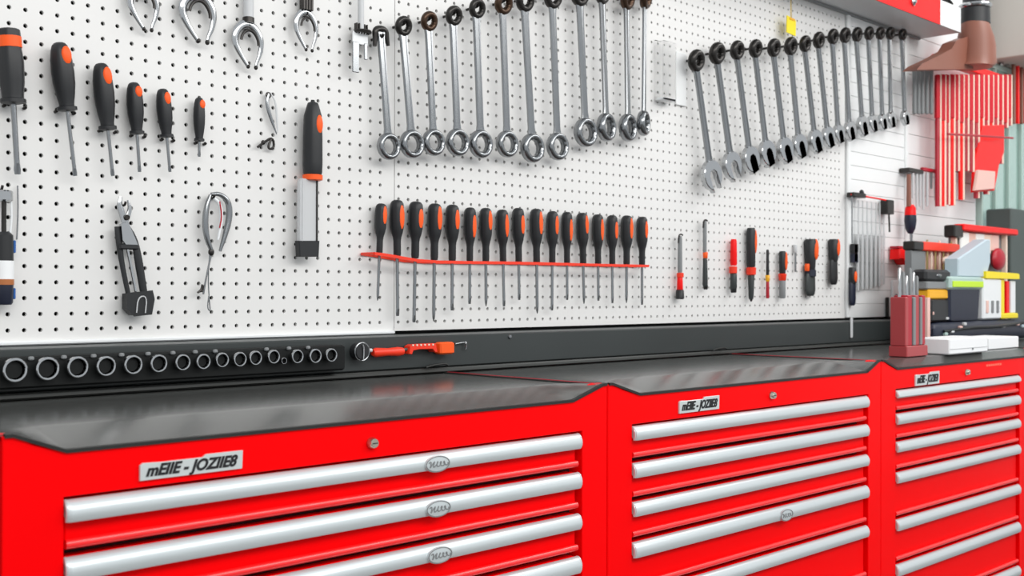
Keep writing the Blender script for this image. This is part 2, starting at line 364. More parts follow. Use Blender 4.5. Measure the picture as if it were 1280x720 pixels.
def cabinet(x0, x1, ox0, ox1, rows, label, plate=None, lock=None, emblems=(), rot=0.0, c1=.085, c2=.091, badge=None, nose=.085):
    """x0..x1 outer width, ox0..ox1 drawer opening, rows: list of (handle top, handle bottom) below ZO; last = end of face"""
    W = x1-x0; D = YB-YC-.008
    t = thing('tool_cabinet', label, 'tool cabinet', (x0, YC, 0), (0, 0, rot))
    a, b = ox0-x0, ox1-x0; g = 0.0012
    zp = ZO-0.0975; ze = ZO-0.1215; zbot = .12
    zo = ZO+rows[0][0]+.003                        # top of opening
    # body: front frame, sides, back, bottom
    mb = MB()
    # apron with raised corners
    out = [(b, zbot), (W-g, zbot), (W-g, zp-.002), (W-g-.004, zp), (W-.016, zp-.001), (W-c2*.5, (zp+ze)/2-.001), (W-c2, ze-.0005), (W-c2-.02, ze), (c1+.02, ze), (c1, ze-.0005), (c1*.5, (zp+ze)/2-.001), (.016, zp-.001), (g+.004, zp), (g, zp-.002), (g, zbot), (a, zbot), (a, zo), (b, zo)]
    mb.prism(out, 0, .03, .0012)
    mb.rbox(g, .025, .028, D, zbot, WT-.006, .002); mb.rbox(W-.025, W-g, .028, D, zbot, WT-.006, .002)
    mb.rbox(g, W-g, D-.02, D, zbot, zp-.012, .002)
    mb.rbox(g, W-g, 0, D, zbot-.02, zbot, .002)
    mb.build('cabinet_body', M['red'], t, 30)
    # worktop: flat field, sloping nose that follows the apron
    def zf(x):
        d = min(x, W-x); c = c1 if x < W/2 else c2
        if d >= c: return ze+.0015
        return zp+.0005+(ze-zp+.001)*min(1, max(0, (d-.012)/(c-.012)))
    xs = [.003, .012, .03, .05, .07, c1, c1+.03]+[c1+.03+(W-c1-c2-.06)*k/8 for k in range(1, 8)]+[W-c2-.03, W-c2, W-.07, W-.05, W-.03, W-.012, W-.003]
    ys = [-.001, .012, nose, nose+.015, D-.004]; fr = [0, .15, .92, 1, 1]
    vs = []; fs = []
    for y, f_ in zip(ys, fr):
        for x in xs: vs.append((x, y, zf(x)*(1-f_)+(WT)*f_))
    n = len(xs)
    for i in range(len(ys)-1):
        for j in range(n-1): fs.append((i*n+j, i*n+j+1, (i+1)*n+j+1, (i+1)*n+j))
    # underside
    off = len(vs)
    for y, f_ in zip(ys, fr):
        for x in xs: vs.append((x, y, zf(x)*(1-f_)+(WT)*f_-.003))
    for i in range(len(ys)-1):
        for j in range(n-1): fs.append((off+i*n+j, off+(i+1)*n+j, off+(i+1)*n+j+1, off+i*n+j+1))
    MB().add(vs, fs).build('worktop', M['top'], t, 60)
    # black edging
    e = MB()
    P = [(x, -.0012, zf(x)-.0005) for x in xs]
    R = [[(p[0], p[1]-.0016, p[2]-.0030), (p[0], p[1]-.0016, p[2]+.0012), (p[0], p[1]+.004, p[2]+.0018), (p[0], p[1]+.004, p[2]-.0030)] for p in P]
    e.rings(R); e.build('edge_trim', M['trim'], t)
    # red bead along each side of the worktop
    MB().rbox(.0012, .0040, .004, D-.004, WT-.004, WT+.0032, .0008).build('side_bead', M['crimson'], t)
    MB().rbox(W-.007, W-.0012, .004, D-.004, WT-.004, WT+.0022, .0008).build('side_bead', M['trim'], t)
    MB().box(a-.01, b+.01, .03, .034, zbot, zo).build('gap_shade_panel', M['inner'], t)  # dark sheet added for the shade in the gaps around the drawers
    # drawers
    hts = rows
    for k in range(len(hts)-1):
        zt_, zh = hts[k]; zn = hts[k+1][0]; h = zt_-zh
        d = bpy.data.objects.new('drawer', None); C.objects.link(d); d.parent = t
        fz0 = ZO+zn+.008; fz1 = ZO+zt_-.001
        m2 = MB(); fx0, fx1 = a+.003, b-.011
        m2.rbox(fx0, fx1, .006, .028, fz0+.006, fz1, .0015)
        m2.build('drawer_front', M['red'], d, 40)
        # rolled lip at the foot of the drawer face
        m2 = MB(); m2.tube([(fx0, .004, fz0+.006), (fx0+.001, .004, fz0+.006), (fx1-.001, .004, fz0+.006), (fx1, .004, fz0+.006)], .0058, 12)
        m2.build('rolled_lip', M['redlip'], d, 40)
        hm = handle_mesh(a+.0005, b-.0075, h); ho = hm.build('handle', M['silver'], d, 40); ho.location = (0, .003, ZO+zt_)
        if k in dict(emblems):
            ex = dict(emblems)[k]-x0; ez = ZO+zt_-h*.58
            em = MB(); em.lathe([(0, .0115), (-.0018, .0115), (-.0026, .0095)], 'y', (0, 0, 0), 28, sy=.62)
            em.v = [(v[0]*2.1, v[1], v[2]*1.75) for v in em.v]
            eo = em.build('emblem', M['silver'], d); eo.location = (ex, -.0095, ez)
            sq = MB(); pts = []
            for i in range(44):
                u = i/43; pts.append((-.018+.036*u+.0025*math.sin(u*34), -.0030, .0046*math.sin(u*31+.6)*(1-.35*u)))
            sq.tube(pts, .0009, 5)
            ov = [(.0225*math.cos(2*PI*i/30), -.0026, .0112*math.sin(2*PI*i/30)) for i in range(30)]
            sq.tube(ov, .0009, 5, closed=True)
            so = sq.build('emblem_script', M['grey'], d); so.location = (ex, -.0095, ez)
    # name plate, lock
    def onf(px, py): p = B(px, py, YC); return p.x-x0, p.z
    if plate:
        (pa, pb), (pc, pd), txt = plate
        xa, za = onf(pa, pb); xb, zb_ = onf(pc, pd)     # lower left, upper right
        hh = (zb_-za); pl = MB()
        w_ = xb-xa
        pl.prism([(xa, za), (xb, za), (xb+.001, za+hh), (xa+w_*.63, za+hh), (xa+w_*.60, za+hh*.86), (xa+w_*.2, za+hh*.86), (xa+w_*.03, za+hh*.9), (xa, za+hh*.8)], -.004, -.0003, .0006)
        po = pl.build('name_plate', M['plate'], t)
        text_mesh(txt, hh*.82, w_*.90, 'lettering', M['ink'], po, ((xa+xb)/2, -.0042, za+hh*.46), bold=hh*.03)
    if lock:
        lx, lz = onf(*lock); lo = MB().lathe([(0, .0085), (-.003, .0085), (-.005, .0072), (-.0085, .0068), (-.0095, .006)], 'y', (lx, 0, lz), 24).build('lock', M['lock'], t)
        MB().box(lx-.0045, lx+.0045, -.0102, -.0094, lz-.0007, lz+.0007).build('key_slot', M['ink'], lo)
    if badge:
        (pa, pb), (pc, pd) = badge; xa, za = onf(pa, pb); xb, zb_ = onf(pc, pd)
        mb = MB(); nL = 7
        for k in range(nL):
            u = xa+(xb-xa)*k/nL; v = u+(xb-xa)/nL*.7
            mb.box(u, v, -.001, -.0002, za, zb_)
        mb.build('badge_print', M['faint'], t)
    # casters under the base
    for cx in (.08, W-.08):
        for cy in (.07, D-.07):
            c_ = MB(); c_.lathe([(-.015, .045), (-.018, .05), (.018, .05), (.015, .045)][1:3], 'x', (cx, cy, .05), 24)
            c_.rbox(cx-.03, cx+.03, cy-.03, cy+.03, .094, .0998, .001); c_.rbox(cx-.026, cx-.021, cy-.015, cy+.015, .045, .096, .001); c_.rbox(cx+.021, cx+.026, cy-.015, cy+.015, .045, .096, .001)
            c_.build('caster', M['black'], t)
    return t
ROW = [(-.177, -.205), (-.243, -.272), (-.313, -.341), (-.385, -.415), (-.478, -.506), (-.605, -.634), (-.745, -.774), (-.875, -.875)]
ROW3 = [(-.173, -.194), (-.230, -.258), (-.298, -.325), (-.372, -.400), (-.486, -.515), (-.595, -.625), (-.720, -.749), (-.875, -.875)]
TXT = 'mEIIE - JOZIIE8'
cabinet(-.208, .818, -.138, .752, ROW, 'red tool cabinet at the left with emblems on its top three silver handles', ((173.5, 601), (301, 561.5+1), TXT), (464, 553.5), ((0, B(552, 575, YC-.02).x), (1, B(553, 632, YC-.02).x), (2, B(555, 691, YC-.02).x)), c1=.072, c2=.091)
cabinet(.818, 1.816, .886, 1.755, ROW, 'red tool cabinet in the middle, one emblem on its fourth handle', ((847.5, 517), (897, 494), TXT), (964, 494), ((3, B(988, 640, YC-.02).x),), c1=.089, c2=.066)
cabinet(1.816, 2.765, 1.890, 2.638, ROW3, 'red tool cabinet at the right with white boxes on its worktop', ((1142, 482.5), (1171, 463.5), TXT), (1205.5, 465), (), rot=-.00996, c1=.08, c2=.092, nose=.03, badge=((1230, 458), (1249, 453.5)))

# ------------------------------------------------------------------ hand tools
def axis_rot(p0, p1): return math.atan2(p1.x-p0.x, -(p1.z-p0.z))   # lean of the tool in the wall plane
def hang(name, label, cat, px0, py0, px1, py1, Y, group=None, yaw=0):
    p0, p1 = B(px0, py0, Y), B(px1, py1, Y); L = (p1-p0).length; a = axis_rot(p0, p1)
    t = thing(name, label, cat, p0, (0, 0, 0), group)
    t.rotation_mode = 'QUATERNION'
    t.rotation_quaternion = Matrix.Rotation(-a, 3, 'Y').to_quaternion() @ Matrix.Rotation(yaw, 3, 'Z').to_quaternion()
    return t, L
PEGG = 'short dark peg hooks in the board'
def peg(x, z, label, ln=.03, up=.006, r=.0022, nm='peg_hook'):
    t = tag(MB().tube([(0, .004, 0), (0, -.002, 0), (0, -ln*.8, 0), (0, -ln, .002), (0, -ln-.002, up)], r, 8).build(nm, M['steeldark']), label, 'hook', PEGG)
    t.location = (x, 0, z); return t
BIG = [(0, .26), (.015, .50), (.05, .68), (.12, .82), (.26, .95), (.43, 1.0), (.60, .96), (.76, .82), (.88, .67), (.925, .65), (.94, .88), (.985, .88), (1, .55)]
BAND = [(0, .66), (.015, .84), (.09, .88), (.26, .88), (.30, .92), (.45, 1), (.7, .96), (.88, .84), (.925, .84), (.94, 1), (.985, 1), (1, .6)]
SLIM = [(0, .42), (.02, .72), (.06, .92), (.14, .98), (.3, 1), (.48, .97), (.58, .80), (.66, .60), (.72, .54), (.95, .54), (1, .46)]
def screwdriver(px0, py0, pxh, pyh, pxt, pyt, wpx, label, group, prof=BIG, shaft=0.16, patch=(.07, .27, .46), tip='flat', cap=False, yaw=0.0, px=1.0):
    rg = wpx*mpp(px0, -.02)/2
    Y = -(rg+.005)
    t, L = hang('screwdriver', label, 'screwdriver', px0, py0, pxt, pyt, Y, group, yaw)
    r = wpx*mpp(px0, Y)/2
    hl = (B(pxh, pyh, Y)-B(px0, py0, Y)).length
    MB().lathe([(-a*hl, b*r) for a, b in prof], n=36, flute=.035, nf=6).build('handle', M['black'], t, 50)
    if cap: # end cap band
        MB().lathe([(-hl*.10, r*.82), (-hl*.105, r*.915), (-hl*.25, r*.925), (-hl*.255, r*.82)], n=30).build('cap_band', M['orange'], t)
    else:
        c, hh, ww = patch
        q = MB().ell((r*.16, -r*.84, -hl*(c+hh/2)), (r*ww, r*.22, hl*hh/2), 16, 10); q.build('grip_patch', M['orange'], t)
    sr = r*shaft; n = 14
    sh = MB()
    if tip == 'flat':
        sh.lathe([(-hl+.004, sr), (-L+sr*4, sr)], n=n)
        sh.rings([[(sr*1.0*math.cos(2*PI*k/n)*e, sr*math.sin(2*PI*k/n)*g_, z) for k in range(n)] for z, e, g_ in ((-L+sr*4.0, 1, 1), (-L+sr*1.8, 1.3, .5), (-L, 1.1, .14))])
    else:
        sh.lathe([(-hl+.004, sr), (-L+sr*5, sr), (-L+sr*2.5, sr*.8), (-L+sr*.4, sr*.35), (-L, sr*.15)], n=n)
    sh.build('shaft', M['steel'] if tip == 'flat' else M['steel'], t, 50)
    return t
GB = 'large black and orange screwdrivers in the upper left row'
screwdriver(11, 36, 17, 130, 22, 218, 31, 'thick black screwdriver with full orange band, cut by the left photo edge', GB, prof=BAND, cap=True, shaft=.22)
screwdriver(74, 53, 80, 139, 94, 220, 28, 'large black screwdriver with orange patch, second from the left edge', GB, shaft=.17)
screwdriver(126, 79, 133, 163, 141, 220, 25.5, 'black screwdriver with orange patch in the middle of the upper left row', GB, shaft=.17)
screwdriver(167, 103, 171, 168, 174.5, 215, 21, 'stubby black screwdriver, fourth of the upper left row', GB, shaft=.19, patch=(.08, .22, .45))
screwdriver(203, 111, 208, 172, 212.5, 215, 19.5, 'stubby black screwdriver, fifth of the upper left row', GB, shaft=.19, patch=(.08, .26, .45))
screwdriver(249, 122, 249, 177, 249, 196, 15, 'smallest black screwdriver at the right end of the upper left row', GB, shaft=.22, patch=(.06, .2, .5))
for px, py, wpx in ((80, 133, 28), (133, 157, 25), (171, 163, 21), (208, 168, 19), (249, 172, 15), (17, 126, 31)):
    r = wpx*mpp(px, -.02)/2
    for s in (-1, 1):
        p = B(px, py+5, 0)
        nm = {80: 'second', 133: 'third', 171: 'fourth', 208: 'fifth', 249: 'sixth and smallest', 17: 'first and thickest'}[px]
        peg(p.x+s*r*.82, p.z-.004, 'dark peg on the %s side under the %s upper left screwdriver' % ('left' if s < 0 else 'right', nm), ln=.005, up=.0, r=.0026)

# rack of seventeen
GS = 'black and orange screwdrivers standing in the orange rack'
RK = [(476.5, 254.5, 317, 472, 376, 15), (496, 250, 320, 497, 395, 18), (520, 252, 322, 517.5, 403, 18.5), (543.5, 254.5, 324, 542, 402, 18), (565.5, 256, 326, 565, 388, 17.5),
      (587.5, 259.5, 327, 587, 380, 15.5), (607, 260, 327.5, 607.5, 383, 16), (627.5, 262, 328, 630, 383, 15.5), (647.5, 260, 328.5, 649, 375, 15.5), (670, 261, 329, 671.5, 392, 16),
      (690.5, 264, 329.5, 690, 388, 15), (708.5, 265, 330, 709, 375, 14), (727.5, 266, 330, 730, 380, 15), (747, 268, 330.5, 748, 376, 14.5), (765, 269, 331, 765.5, 379, 14), (783.5, 269.5, 331, 783, 379, 15), (802.5, 271, 331.5, 802.5, 381, 14)]
ON = ['leftmost', 'second', 'third', 'fourth', 'fifth', 'sixth', 'seventh', 'eighth', 'middle (ninth)', 'tenth', 'eleventh', 'twelfth', 'thirteenth', 'fourteenth', 'fifteenth', 'sixteenth', 'rightmost']
for k, (x, y0, y1, xt, yt, w_) in enumerate(RK):
    screwdriver(x, y0, x+(xt-x)*.55, y1+1, xt, yt, w_, '%s black and orange screwdriver in the orange rack' % ON[k], GS, SLIM, shaft=.24, patch=(.05+.03*(k % 3), .38+.06*(k % 2), .50), tip='flat' if k % 3 else 'point')
rk = thing('screwdriver_rack', 'thin orange rail across the seventeen screwdrivers', 'tool rack', (0, 0, 0))
PR = [(467, 317), (480, 318.5), (500, 322), (520, 325.5), (545, 327.3), (580, 328), (640, 328.6), (700, 330), (760, 331.5), (810, 332.5)]
def rail_strip(Y0, Y1, h):
    R = []
    for px, py in PR:
        p = B(px, py, -.042); R.append([(p.x, Y0, p.z-h/2), (p.x, Y1, p.z-h/2), (p.x, Y1, p.z+h/2), (p.x, Y0, p.z+h/2)])
    return MB().rings(R)
rail_strip(-.046, -.0425, .0058).build('front_rail', M['orangered'], rk); rail_strip(-.0035, -.0005, .0058).build('back_rail', M['orangered'], rk)
for px, py in (PR[0], PR[-1]):
    p = B(px, py, -.042); MB().rbox(p.x-.002, p.x+.002, -.0435, -.002, p.z-.003, p.z+.003, .001).build('end_bracket', M['orangered'], rk)

# ------------------------------------------------------------------ wrenches
def open_jaw(R, rot=0.0, slot=.46, n=22):
    out = []
    a0 = math.radians(-62); a1 = math.radians(242)
    for k in range(n+1):
        a = a0+(a1-a0)*k/n; out.append((R*math.cos(a), R*math.sin(a)))
    out += [(-R*slot*1.02, -R*1.12), (-R*slot, -R*.35), (-R*slot*.95, R*.05), (-R*slot*.45, R*.30), (R*slot*.45, R*.30), (R*slot*.95, R*.05), (R*slot, -R*.35), (R*slot*1.02, -R*1.12)]
    out = [(math.cos(rot)*x-math.sin(rot)*z, math.sin(rot)*x+math.cos(rot)*z) for x, z in out]
    return out
def shank(L0, L1, w0, w1, d, mt, t):
    mb = MB(); R = []
    for z, w_ in ((L0, w0*1.25), (L0+(L1-L0)*.06, w0), (L0+(L1-L0)*.5, (w0+w1)/2*.94), (L0+(L1-L0)*.94, w1), (L1, w1*1.3)):
        h = w_/2; R.append([(-h, -d*.2, z), (-h*.8, -d*.5, z), (-h*.45, -d*.5, z), (-h*.35, -d*.36, z), (h*.35, -d*.36, z), (h*.45, -d*.5, z), (h*.8, -d*.5, z), (h, -d*.2, z), (h, d*.2, z), (h*.8, d*.5, z), (-h*.8, d*.5, z), (-h, d*.2, z)])
    mb.rings(R); return mb.build('shank', mt, t, 30)
GA = 'ring wrenches hanging in the first row'
WA = [(476, 46, 486, 183, 24, 20, 33, 0), (503, 33, 515, 180, 20, 20, 35, 0), (535, 27, 542, 178, 22, 20, 33, 0), (566, 20, 572, 178, 18, 20, 34, 0), (595, 11, 601, 180, 20, 20, 35, 0), (628, 5, 634, 180, 19, 22, 33, 0),
      (655, 1, 665.5, 185, 22, 23, 36, 0), (690, -3, 697, 183, 21, 23, 34, 0), (724, -6, 732, 165.5, 20, 23, 36, 0), (752, -8, 758, 159, 19, 22, 35, .20), (783, -1, 785, 159.5, 17, 22, 34, .22), (806, -2, 804.5, 154, 16, 22, 31, .40)]
NA = ['leftmost ring wrench of the first row, under a dark inverted fork end', 'second ring wrench from the left in the first row', 'third ring wrench from the left, with brownish head', 'fourth ring wrench from the left in the first row', 'fifth ring wrench from the left in the first row', 'sixth ring wrench, brown head just below the photo top',
      'longest ring wrench, its ring the lowest near the middle of the first row', 'ring wrench right of the longest one, ring nearly as low', 'ring wrench ninth in the first row, ring raised above its left neighbour', 'tenth ring wrench of the first row, third from its right end', 'eleventh ring wrench, next to last of the first row', 'last ring wrench of the first row, turned edge-on']
NO = ['leftmost', 'second', 'third', 'fourth', 'fifth', 'sixth', 'seventh', 'eighth', 'ninth', 'tenth', 'eleventh', 'last']
for k, (hx, hy, rx, ry, hw, hh, rh, yaw) in enumerate(WA):
    Y = -.030
    t, L = hang('wrench', NA[k], 'wrench', hx, hy, rx, ry, Y, GA, 0)
    q = t.rotation_quaternion.copy(); t.rotation_quaternion = q @ Matrix.Rotation(yaw, 3, 'Z').to_quaternion()
    Rr = rh*mpp(rx, Y)/2; Rh = hh*mpp(hx, Y)/2*1.08
    w_ = Rr*.62
    MB().ring((0, 0, -L), Rr*.80, Rr*.235, n=36, m=12, sq=1.5, inner=Rr*.035).build('ring_end', M['steel'], t, 50)
    shank(-Rh*.85 if k else Rh*.6, -L+Rr*.88, w_*1.02, w_*.95, .008, M['steel'], t)
    hm = M['steelbrown'] if k in (2, 5, 10, 11) else M['steeldark']
    if k == 0:
        MB().tube([(-Rh*1.0, 0, -Rh*1.15), (-Rh*.85, 0, -Rh*.1), (-Rh*.75, 0, Rh*.75), (Rh*.0, 0, Rh*.95), (Rh*.75, 0, Rh*.75), (Rh*.85, 0, -Rh*.1), (Rh*1.0, 0, -Rh*1.0)], [Rh*.22, Rh*.3, Rh*.4, Rh*.42, Rh*.4, Rh*.32, Rh*.2], 12).build('open_end', hm, t, 50)
    else:
        MB().ring((0, -.004, 0), Rh*.82, Rh*.36, n=32, m=12, sq=1.15, inner=Rh*.05, tilt=.25).build('head_ring', hm, t, 50)
    p = B(hx, hy, Y); peg(p.x, p.z+Rh*(.02 if k == 0 else .28)-.002, 'dark peg carrying the %s ring wrench of the first row' % NO[k], ln=.036, up=.006, r=.003)
GC = 'combination wrenches hanging in the right row'
WC = [(869, 76, 889, 219, 24, 44), (895, 67, 914.5, 207, 24, 41), (920, 63, 938, 199, 21, 38), (943, 61, 958.5, 191, 20, 37), (966, 60, 981, 187, 20, 36), (987, 58, 999, 182, 20, 34), (1005, 55, 1019, 176, 18, 33),
      (1022, 50.5, 1035, 171, 18, 30), (1040, 46, 1048, 167, 17, 26), (1055, 44.5, 1062, 163, 17, 27), (1070, 43.5, 1078, 157, 16, 28), (1085, 42, 1090.5, 154, 15, 24), (1099, 42, 1103, 152, 14, 22), (1111.5, 42, 1113.5, 149.5, 14, 22), (1127, 43.5, 1131, 147, 13, 20)]
for k, (hx, hy, rx, ry, hh, jh) in enumerate(WC):
    Y = -.034
    nm = ['leftmost', 'second', 'third', 'fourth', 'fifth', 'sixth', 'seventh', 'eighth', 'ninth', 'tenth', 'eleventh', 'twelfth', 'thirteenth', 'fourteenth', 'rightmost'][k]
    t, L = hang('wrench', '%s grey open-jawed wrench of the right-hand row' % nm, 'wrench', hx, hy, rx, ry, Y, GC)
    Rj = jh*mpp(rx, Y)/2*.86; Rh = hh*mpp(hx, Y)/2*1.02; w_ = Rh*.80
    MB().prism([(x, z-L) for x, z in open_jaw(Rj, math.radians(14), .40)], -.009, .006, .002).build('open_end', M['chrome'], t, 30)
    shank(-Rh*.85, -L+Rj*.85, w_*.95, w_, .010, M['steel'], t)
    MB().ring((0, -.004, 0), Rh*.78, Rh*.38, n=32, m=12, sq=1.2, inner=Rh*.05, tilt=.2).build('head_ring', M['steeldark'], t, 50)
    p = B(hx, hy, Y); peg(p.x, p.z+Rh*.12, 'dark peg carrying the %s wrench of the right-hand row' % nm, ln=.040, up=.006, r=.0035)

# ------------------------------------------------------------------ horseshoe tools along the top
def horseshoe(px, pyc, wpx, hpx, label, shaft_w=None, top=None, closed=False, dark=False):
    Y = -.016; c = B(px, pyc, Y); mp = mpp(px, Y); a = wpx*mp/2/.92; b = hpx*mp/2
    t = thing('horseshoe_jaw_tool', label, 'gripping tool', c, group='horseshoe-jawed steel tools at the top left')
    key = [(-.02, -1.0, .10), (-.42, -.62, .13), (-.80, -.18, .17), (-.92, .20, .20), (-.74, .60, .22), (-.35, .86, .23), (.08, .90, .22), (.48, .72, .20), (.80, .35, .18), (.86, 0, .15), (.74, -.45, .12), (.54, -.78, .09), (.50, -1.0, .08)]
    pts = []; rad = []
    for i in range(len(key)-1):
        for u in (0, .33, .66):
            pts.append(tuple([a*(key[i][0]*(1-u)+key[i+1][0]*u), 0, b*(key[i][1]*(1-u)+key[i+1][1]*u)])); rad.append(a*(key[i][2]*(1-u)+key[i+1][2]*u))
    pts.append((a*key[-1][0], 0, b*key[-1][1])); rad.append(a*key[-1][2]); rad = [x*1.15 for x in rad]
    for _ in range(2): pts = [pts[0]]+[tuple((pts[i-1][j]+2*pts[i][j]+pts[i+1][j])/4 for j in range(3)) for i in range(1, len(pts)-1)]+[pts[-1]]
    MB().tube(pts, rad, 12, flat=.62).build('outer_jaw', M['chrome'], t, 60)
    pin = [(p[0]*.66+a*.04, -.004, p[2]*.70-b*.02) for p in pts[9:-9]]
    MB().tube(pin, a*.085, 8).build('inner_liner', M['steeldark'], t, 60)
    for p in (pts[0], pts[-1]): MB().ell(p, (a*.12, a*.12, a*.14), 10, 6).build('jaw_tip', M['steeldark'], t)
    zt_ = b*1.02
    if shaft_w:
        h = shaft_w*mp/2; top_z = B(px, top, Y).z-c.z
        MB().lathe([(zt_-.004, h), (top_z, h*.95)], n=20).build('shaft', M['lightgrey'], t)
        MB().lathe([(zt_-.004, h*.9), (zt_-.003, h*1.12), (zt_+.006, h*1.12), (zt_+.007, h)], n=20).build('collar', M['steeldark'], t)
    elif dark:
        h = 8*mp; top_z = B(px, top, Y).z-c.z
        mb = MB()
        for i in range(4): mb.rbox(-h+i*h*.5, -h+i*h*.5+h*.42, -.008, .006, zt_-.003, top_z, .001)
        mb.rbox(-h*1.05, h*1.05, -.005, .005, zt_, zt_+.008, .001)
        mb.build('clamp_head', M['steeldark'], t)
    peg(c.x, c.z+b*.80-.003, 'dark peg inside the jaw of the %s' % label.split(',')[0], ln=.018, r=.002)
    return t
horseshoe(180, 8, 38, 56, 'first horseshoe jaw, cut by the photo top left')
horseshoe(248, 20, 46, 62, 'second horseshoe jaw, tip pins open')
horseshoe(310.5, 55, 40, 56, 'horseshoe jaw on a thick grey shaft', 13, -40)
horseshoe(383, 37, 32, 50, 'narrow horseshoe jaw, dark clamp head above', None, -25, dark=True)
# forked flat-bladed tool
Y = -.02; c = B(451, 30, Y); mp = mpp(451, Y)
t = thing('blade_scraper', 'steel fork tool with flat grey blade, left of the first wrench', 'scraper', c)
MB().lathe([(-.012, 4*mp), (.10, 4*mp)], n=16).build('shaft', M['lightgrey'], t)
mb = MB()
for i in range(5): mb.rbox((-8+4*i)*mp-.001, (-8+4*i)*mp+.001, -.006, .004, -.02, 0, .0006)
mb.ring((1*mp, -.002, -.016), 10*mp, 2.2*mp, axis='z', n=24, m=8, sq=1.0)
mb.build('crown', M['steeldark'], t)
MB().rbox(-14*mp, -4*mp, -.004, -.001, -62*mp, -24*mp, .001).build('blade', M['steel'], t)
MB().rbox(4*mp, 9*mp, -.004, -.001, -44*mp, -24*mp, .001).build('side_blade', M['steel'], t)
MB().rbox(-13*mp, 11*mp, -.002, .001, -26*mp, -10*mp, .001).build('blade_plate', M['whiteplastic'], t)

# ------------------------------------------------------------------ left-hand specials
# boxed tool at the very left edge
Y = -.02; p0 = B(5, 238, Y); mp = mpp(5, Y)
t = thing('nut_driver', 'black handled driver with white and bronze bands at the left photo edge', 'driver', p0)
def lz(py): return B(5, py, -.02).z-p0.z
MB().lathe([(0, 9*mp), (-.002, 10.5*mp), (lz(250), 10.5*mp), (lz(252), 8*mp)], n=20).build('chrome_cap', M['chrome'], t)
MB().lathe([(lz(251), 3*mp), (lz(292), 3*mp)], n=14).build('shaft', M['steeldark'], t)
for s in (-1, 1): MB().tube([(s*8*mp, -.002, lz(252)), (s*9*mp, -.002, lz(270)), (s*7*mp, -.002, lz(292))], 1.4*mp, 8).build('guard', M['whiteplastic'], t)
MB().lathe([(lz(290), 7*mp), (lz(294), 11*mp), (lz(326), 11.5*mp)], n=20).build('grip', M['black'], t)
MB().lathe([(lz(326), 12*mp), (lz(349), 12*mp)], n=20).build('white_band', M['white'], t)
MB().lathe([(lz(349), 12.2*mp), (lz(356), 12.2*mp)], n=20).build('bronze_band', M['bronze'], t)
MB().lathe([(lz(356), 11.5*mp), (lz(378), 11*mp), (lz(381), 9*mp)], n=20).build('grip_end', M['navy'], t)
for a_, b_ in ((300, 316), (360, 374)): MB().rbox(11*mp, 14*mp, -.004, .004, lz(b_), lz(a_), .001).build('blue_tab', M['blue'], t)
peg(p0.x+.0, p0.z-.004+ .006, 'dark peg holding the banded driver at the left photo edge', ln=.012)
o = MB().tube([(0, 0, 0), (0.001, 0, -.04), (-.001, 0, -.085)], .0012, 8).build('shadow_line', M['steel']); o.location = B(22, 232, -.006); tag(o, 'thin steel tube shaped as the shadow beside the left edge driver', 'wire')  # shadow line beside the driver, modelled as a thin tube

# locking pliers with black grips
Y = -.018; p0 = B(154, 245, Y); mp = mpp(160, Y)
def q(px, py, y=0): p = B(px, py, Y); return (p.x-p0.x, y, p.z-p0.z)
t = thing('locking_pliers', 'chrome locking pliers with black grips and square black end', 'pliers', p0)
MB().tube([q(151, 246), q(149, 256), q(153, 268), q(156, 280)], [2*mp, 4*mp, 4.5*mp, 4*mp], 10, flat=.6).build('jaw', M['chrome'], t)
MB().tube([q(160, 250), q(163, 262), q(158, 274), q(156, 282)], [1.5*mp, 3*mp, 3.5*mp, 4*mp], 10, flat=.6).build('jaw', M['chrome'], t)
MB().lathe([(-.006, 3.6*mp), (-.0075, 3*mp), (.004, 3.6*mp)], 'y', q(157, 272), 16).build('pivot_bolt', M['steeldark'], t)
MB().prism([(a[0], a[2]) for a in (q(150, 280), q(158, 278), q(170, 306), q(158, 308), q(152, 300))], -.006, .005, .001).build('lever_body', M['chrome'], t)
MB().tube([q(147, 283, .002), q(149, 300, .002), q(153, 330, .002), q(161, 368, .002)], [3.5*mp, 4.2*mp, 3.4*mp, 3.2*mp], 10, flat=.8).build('grip', M['black'], t)
MB().tube([q(160, 282), q(168, 298), q(173, 325), q(180, 368)], [2*mp, 4*mp, 5.6*mp, 4.8*mp], 10, flat=.8).build('grip', M['black'], t)
MB().tube([q(158, 310, -.003), q(163, 335, -.003), q(169, 366, -.003)], 1.8*mp, 8).build('spring_bar', M['chrome'], t)
MB().rbox(q(148, 305)[0], q(172, 305)[0], -.007, .006, q(160, 312)[2], q(160, 305)[2], .002).build('cross_band', M['black'], t)
MB().prism([(a[0], a[2]) for a in (q(156, 367), q(186, 364), q(188, 374), q(185, 392), q(164, 394), q(156, 386))], -.012, .010, .002).build('end_block', M['black'], t)
MB().tube([q(166, 391, -.0135), q(168, 371, -.0135), q(179, 370, -.0135), q(177, 391, -.0135)], .9*mp, 6).build('end_loop', M['lightgrey'], t)
peg(p0.x+q(155, 258)[0], B(155, 258, 0).z, 'dark peg between the jaws of the locking pliers', ln=.022)

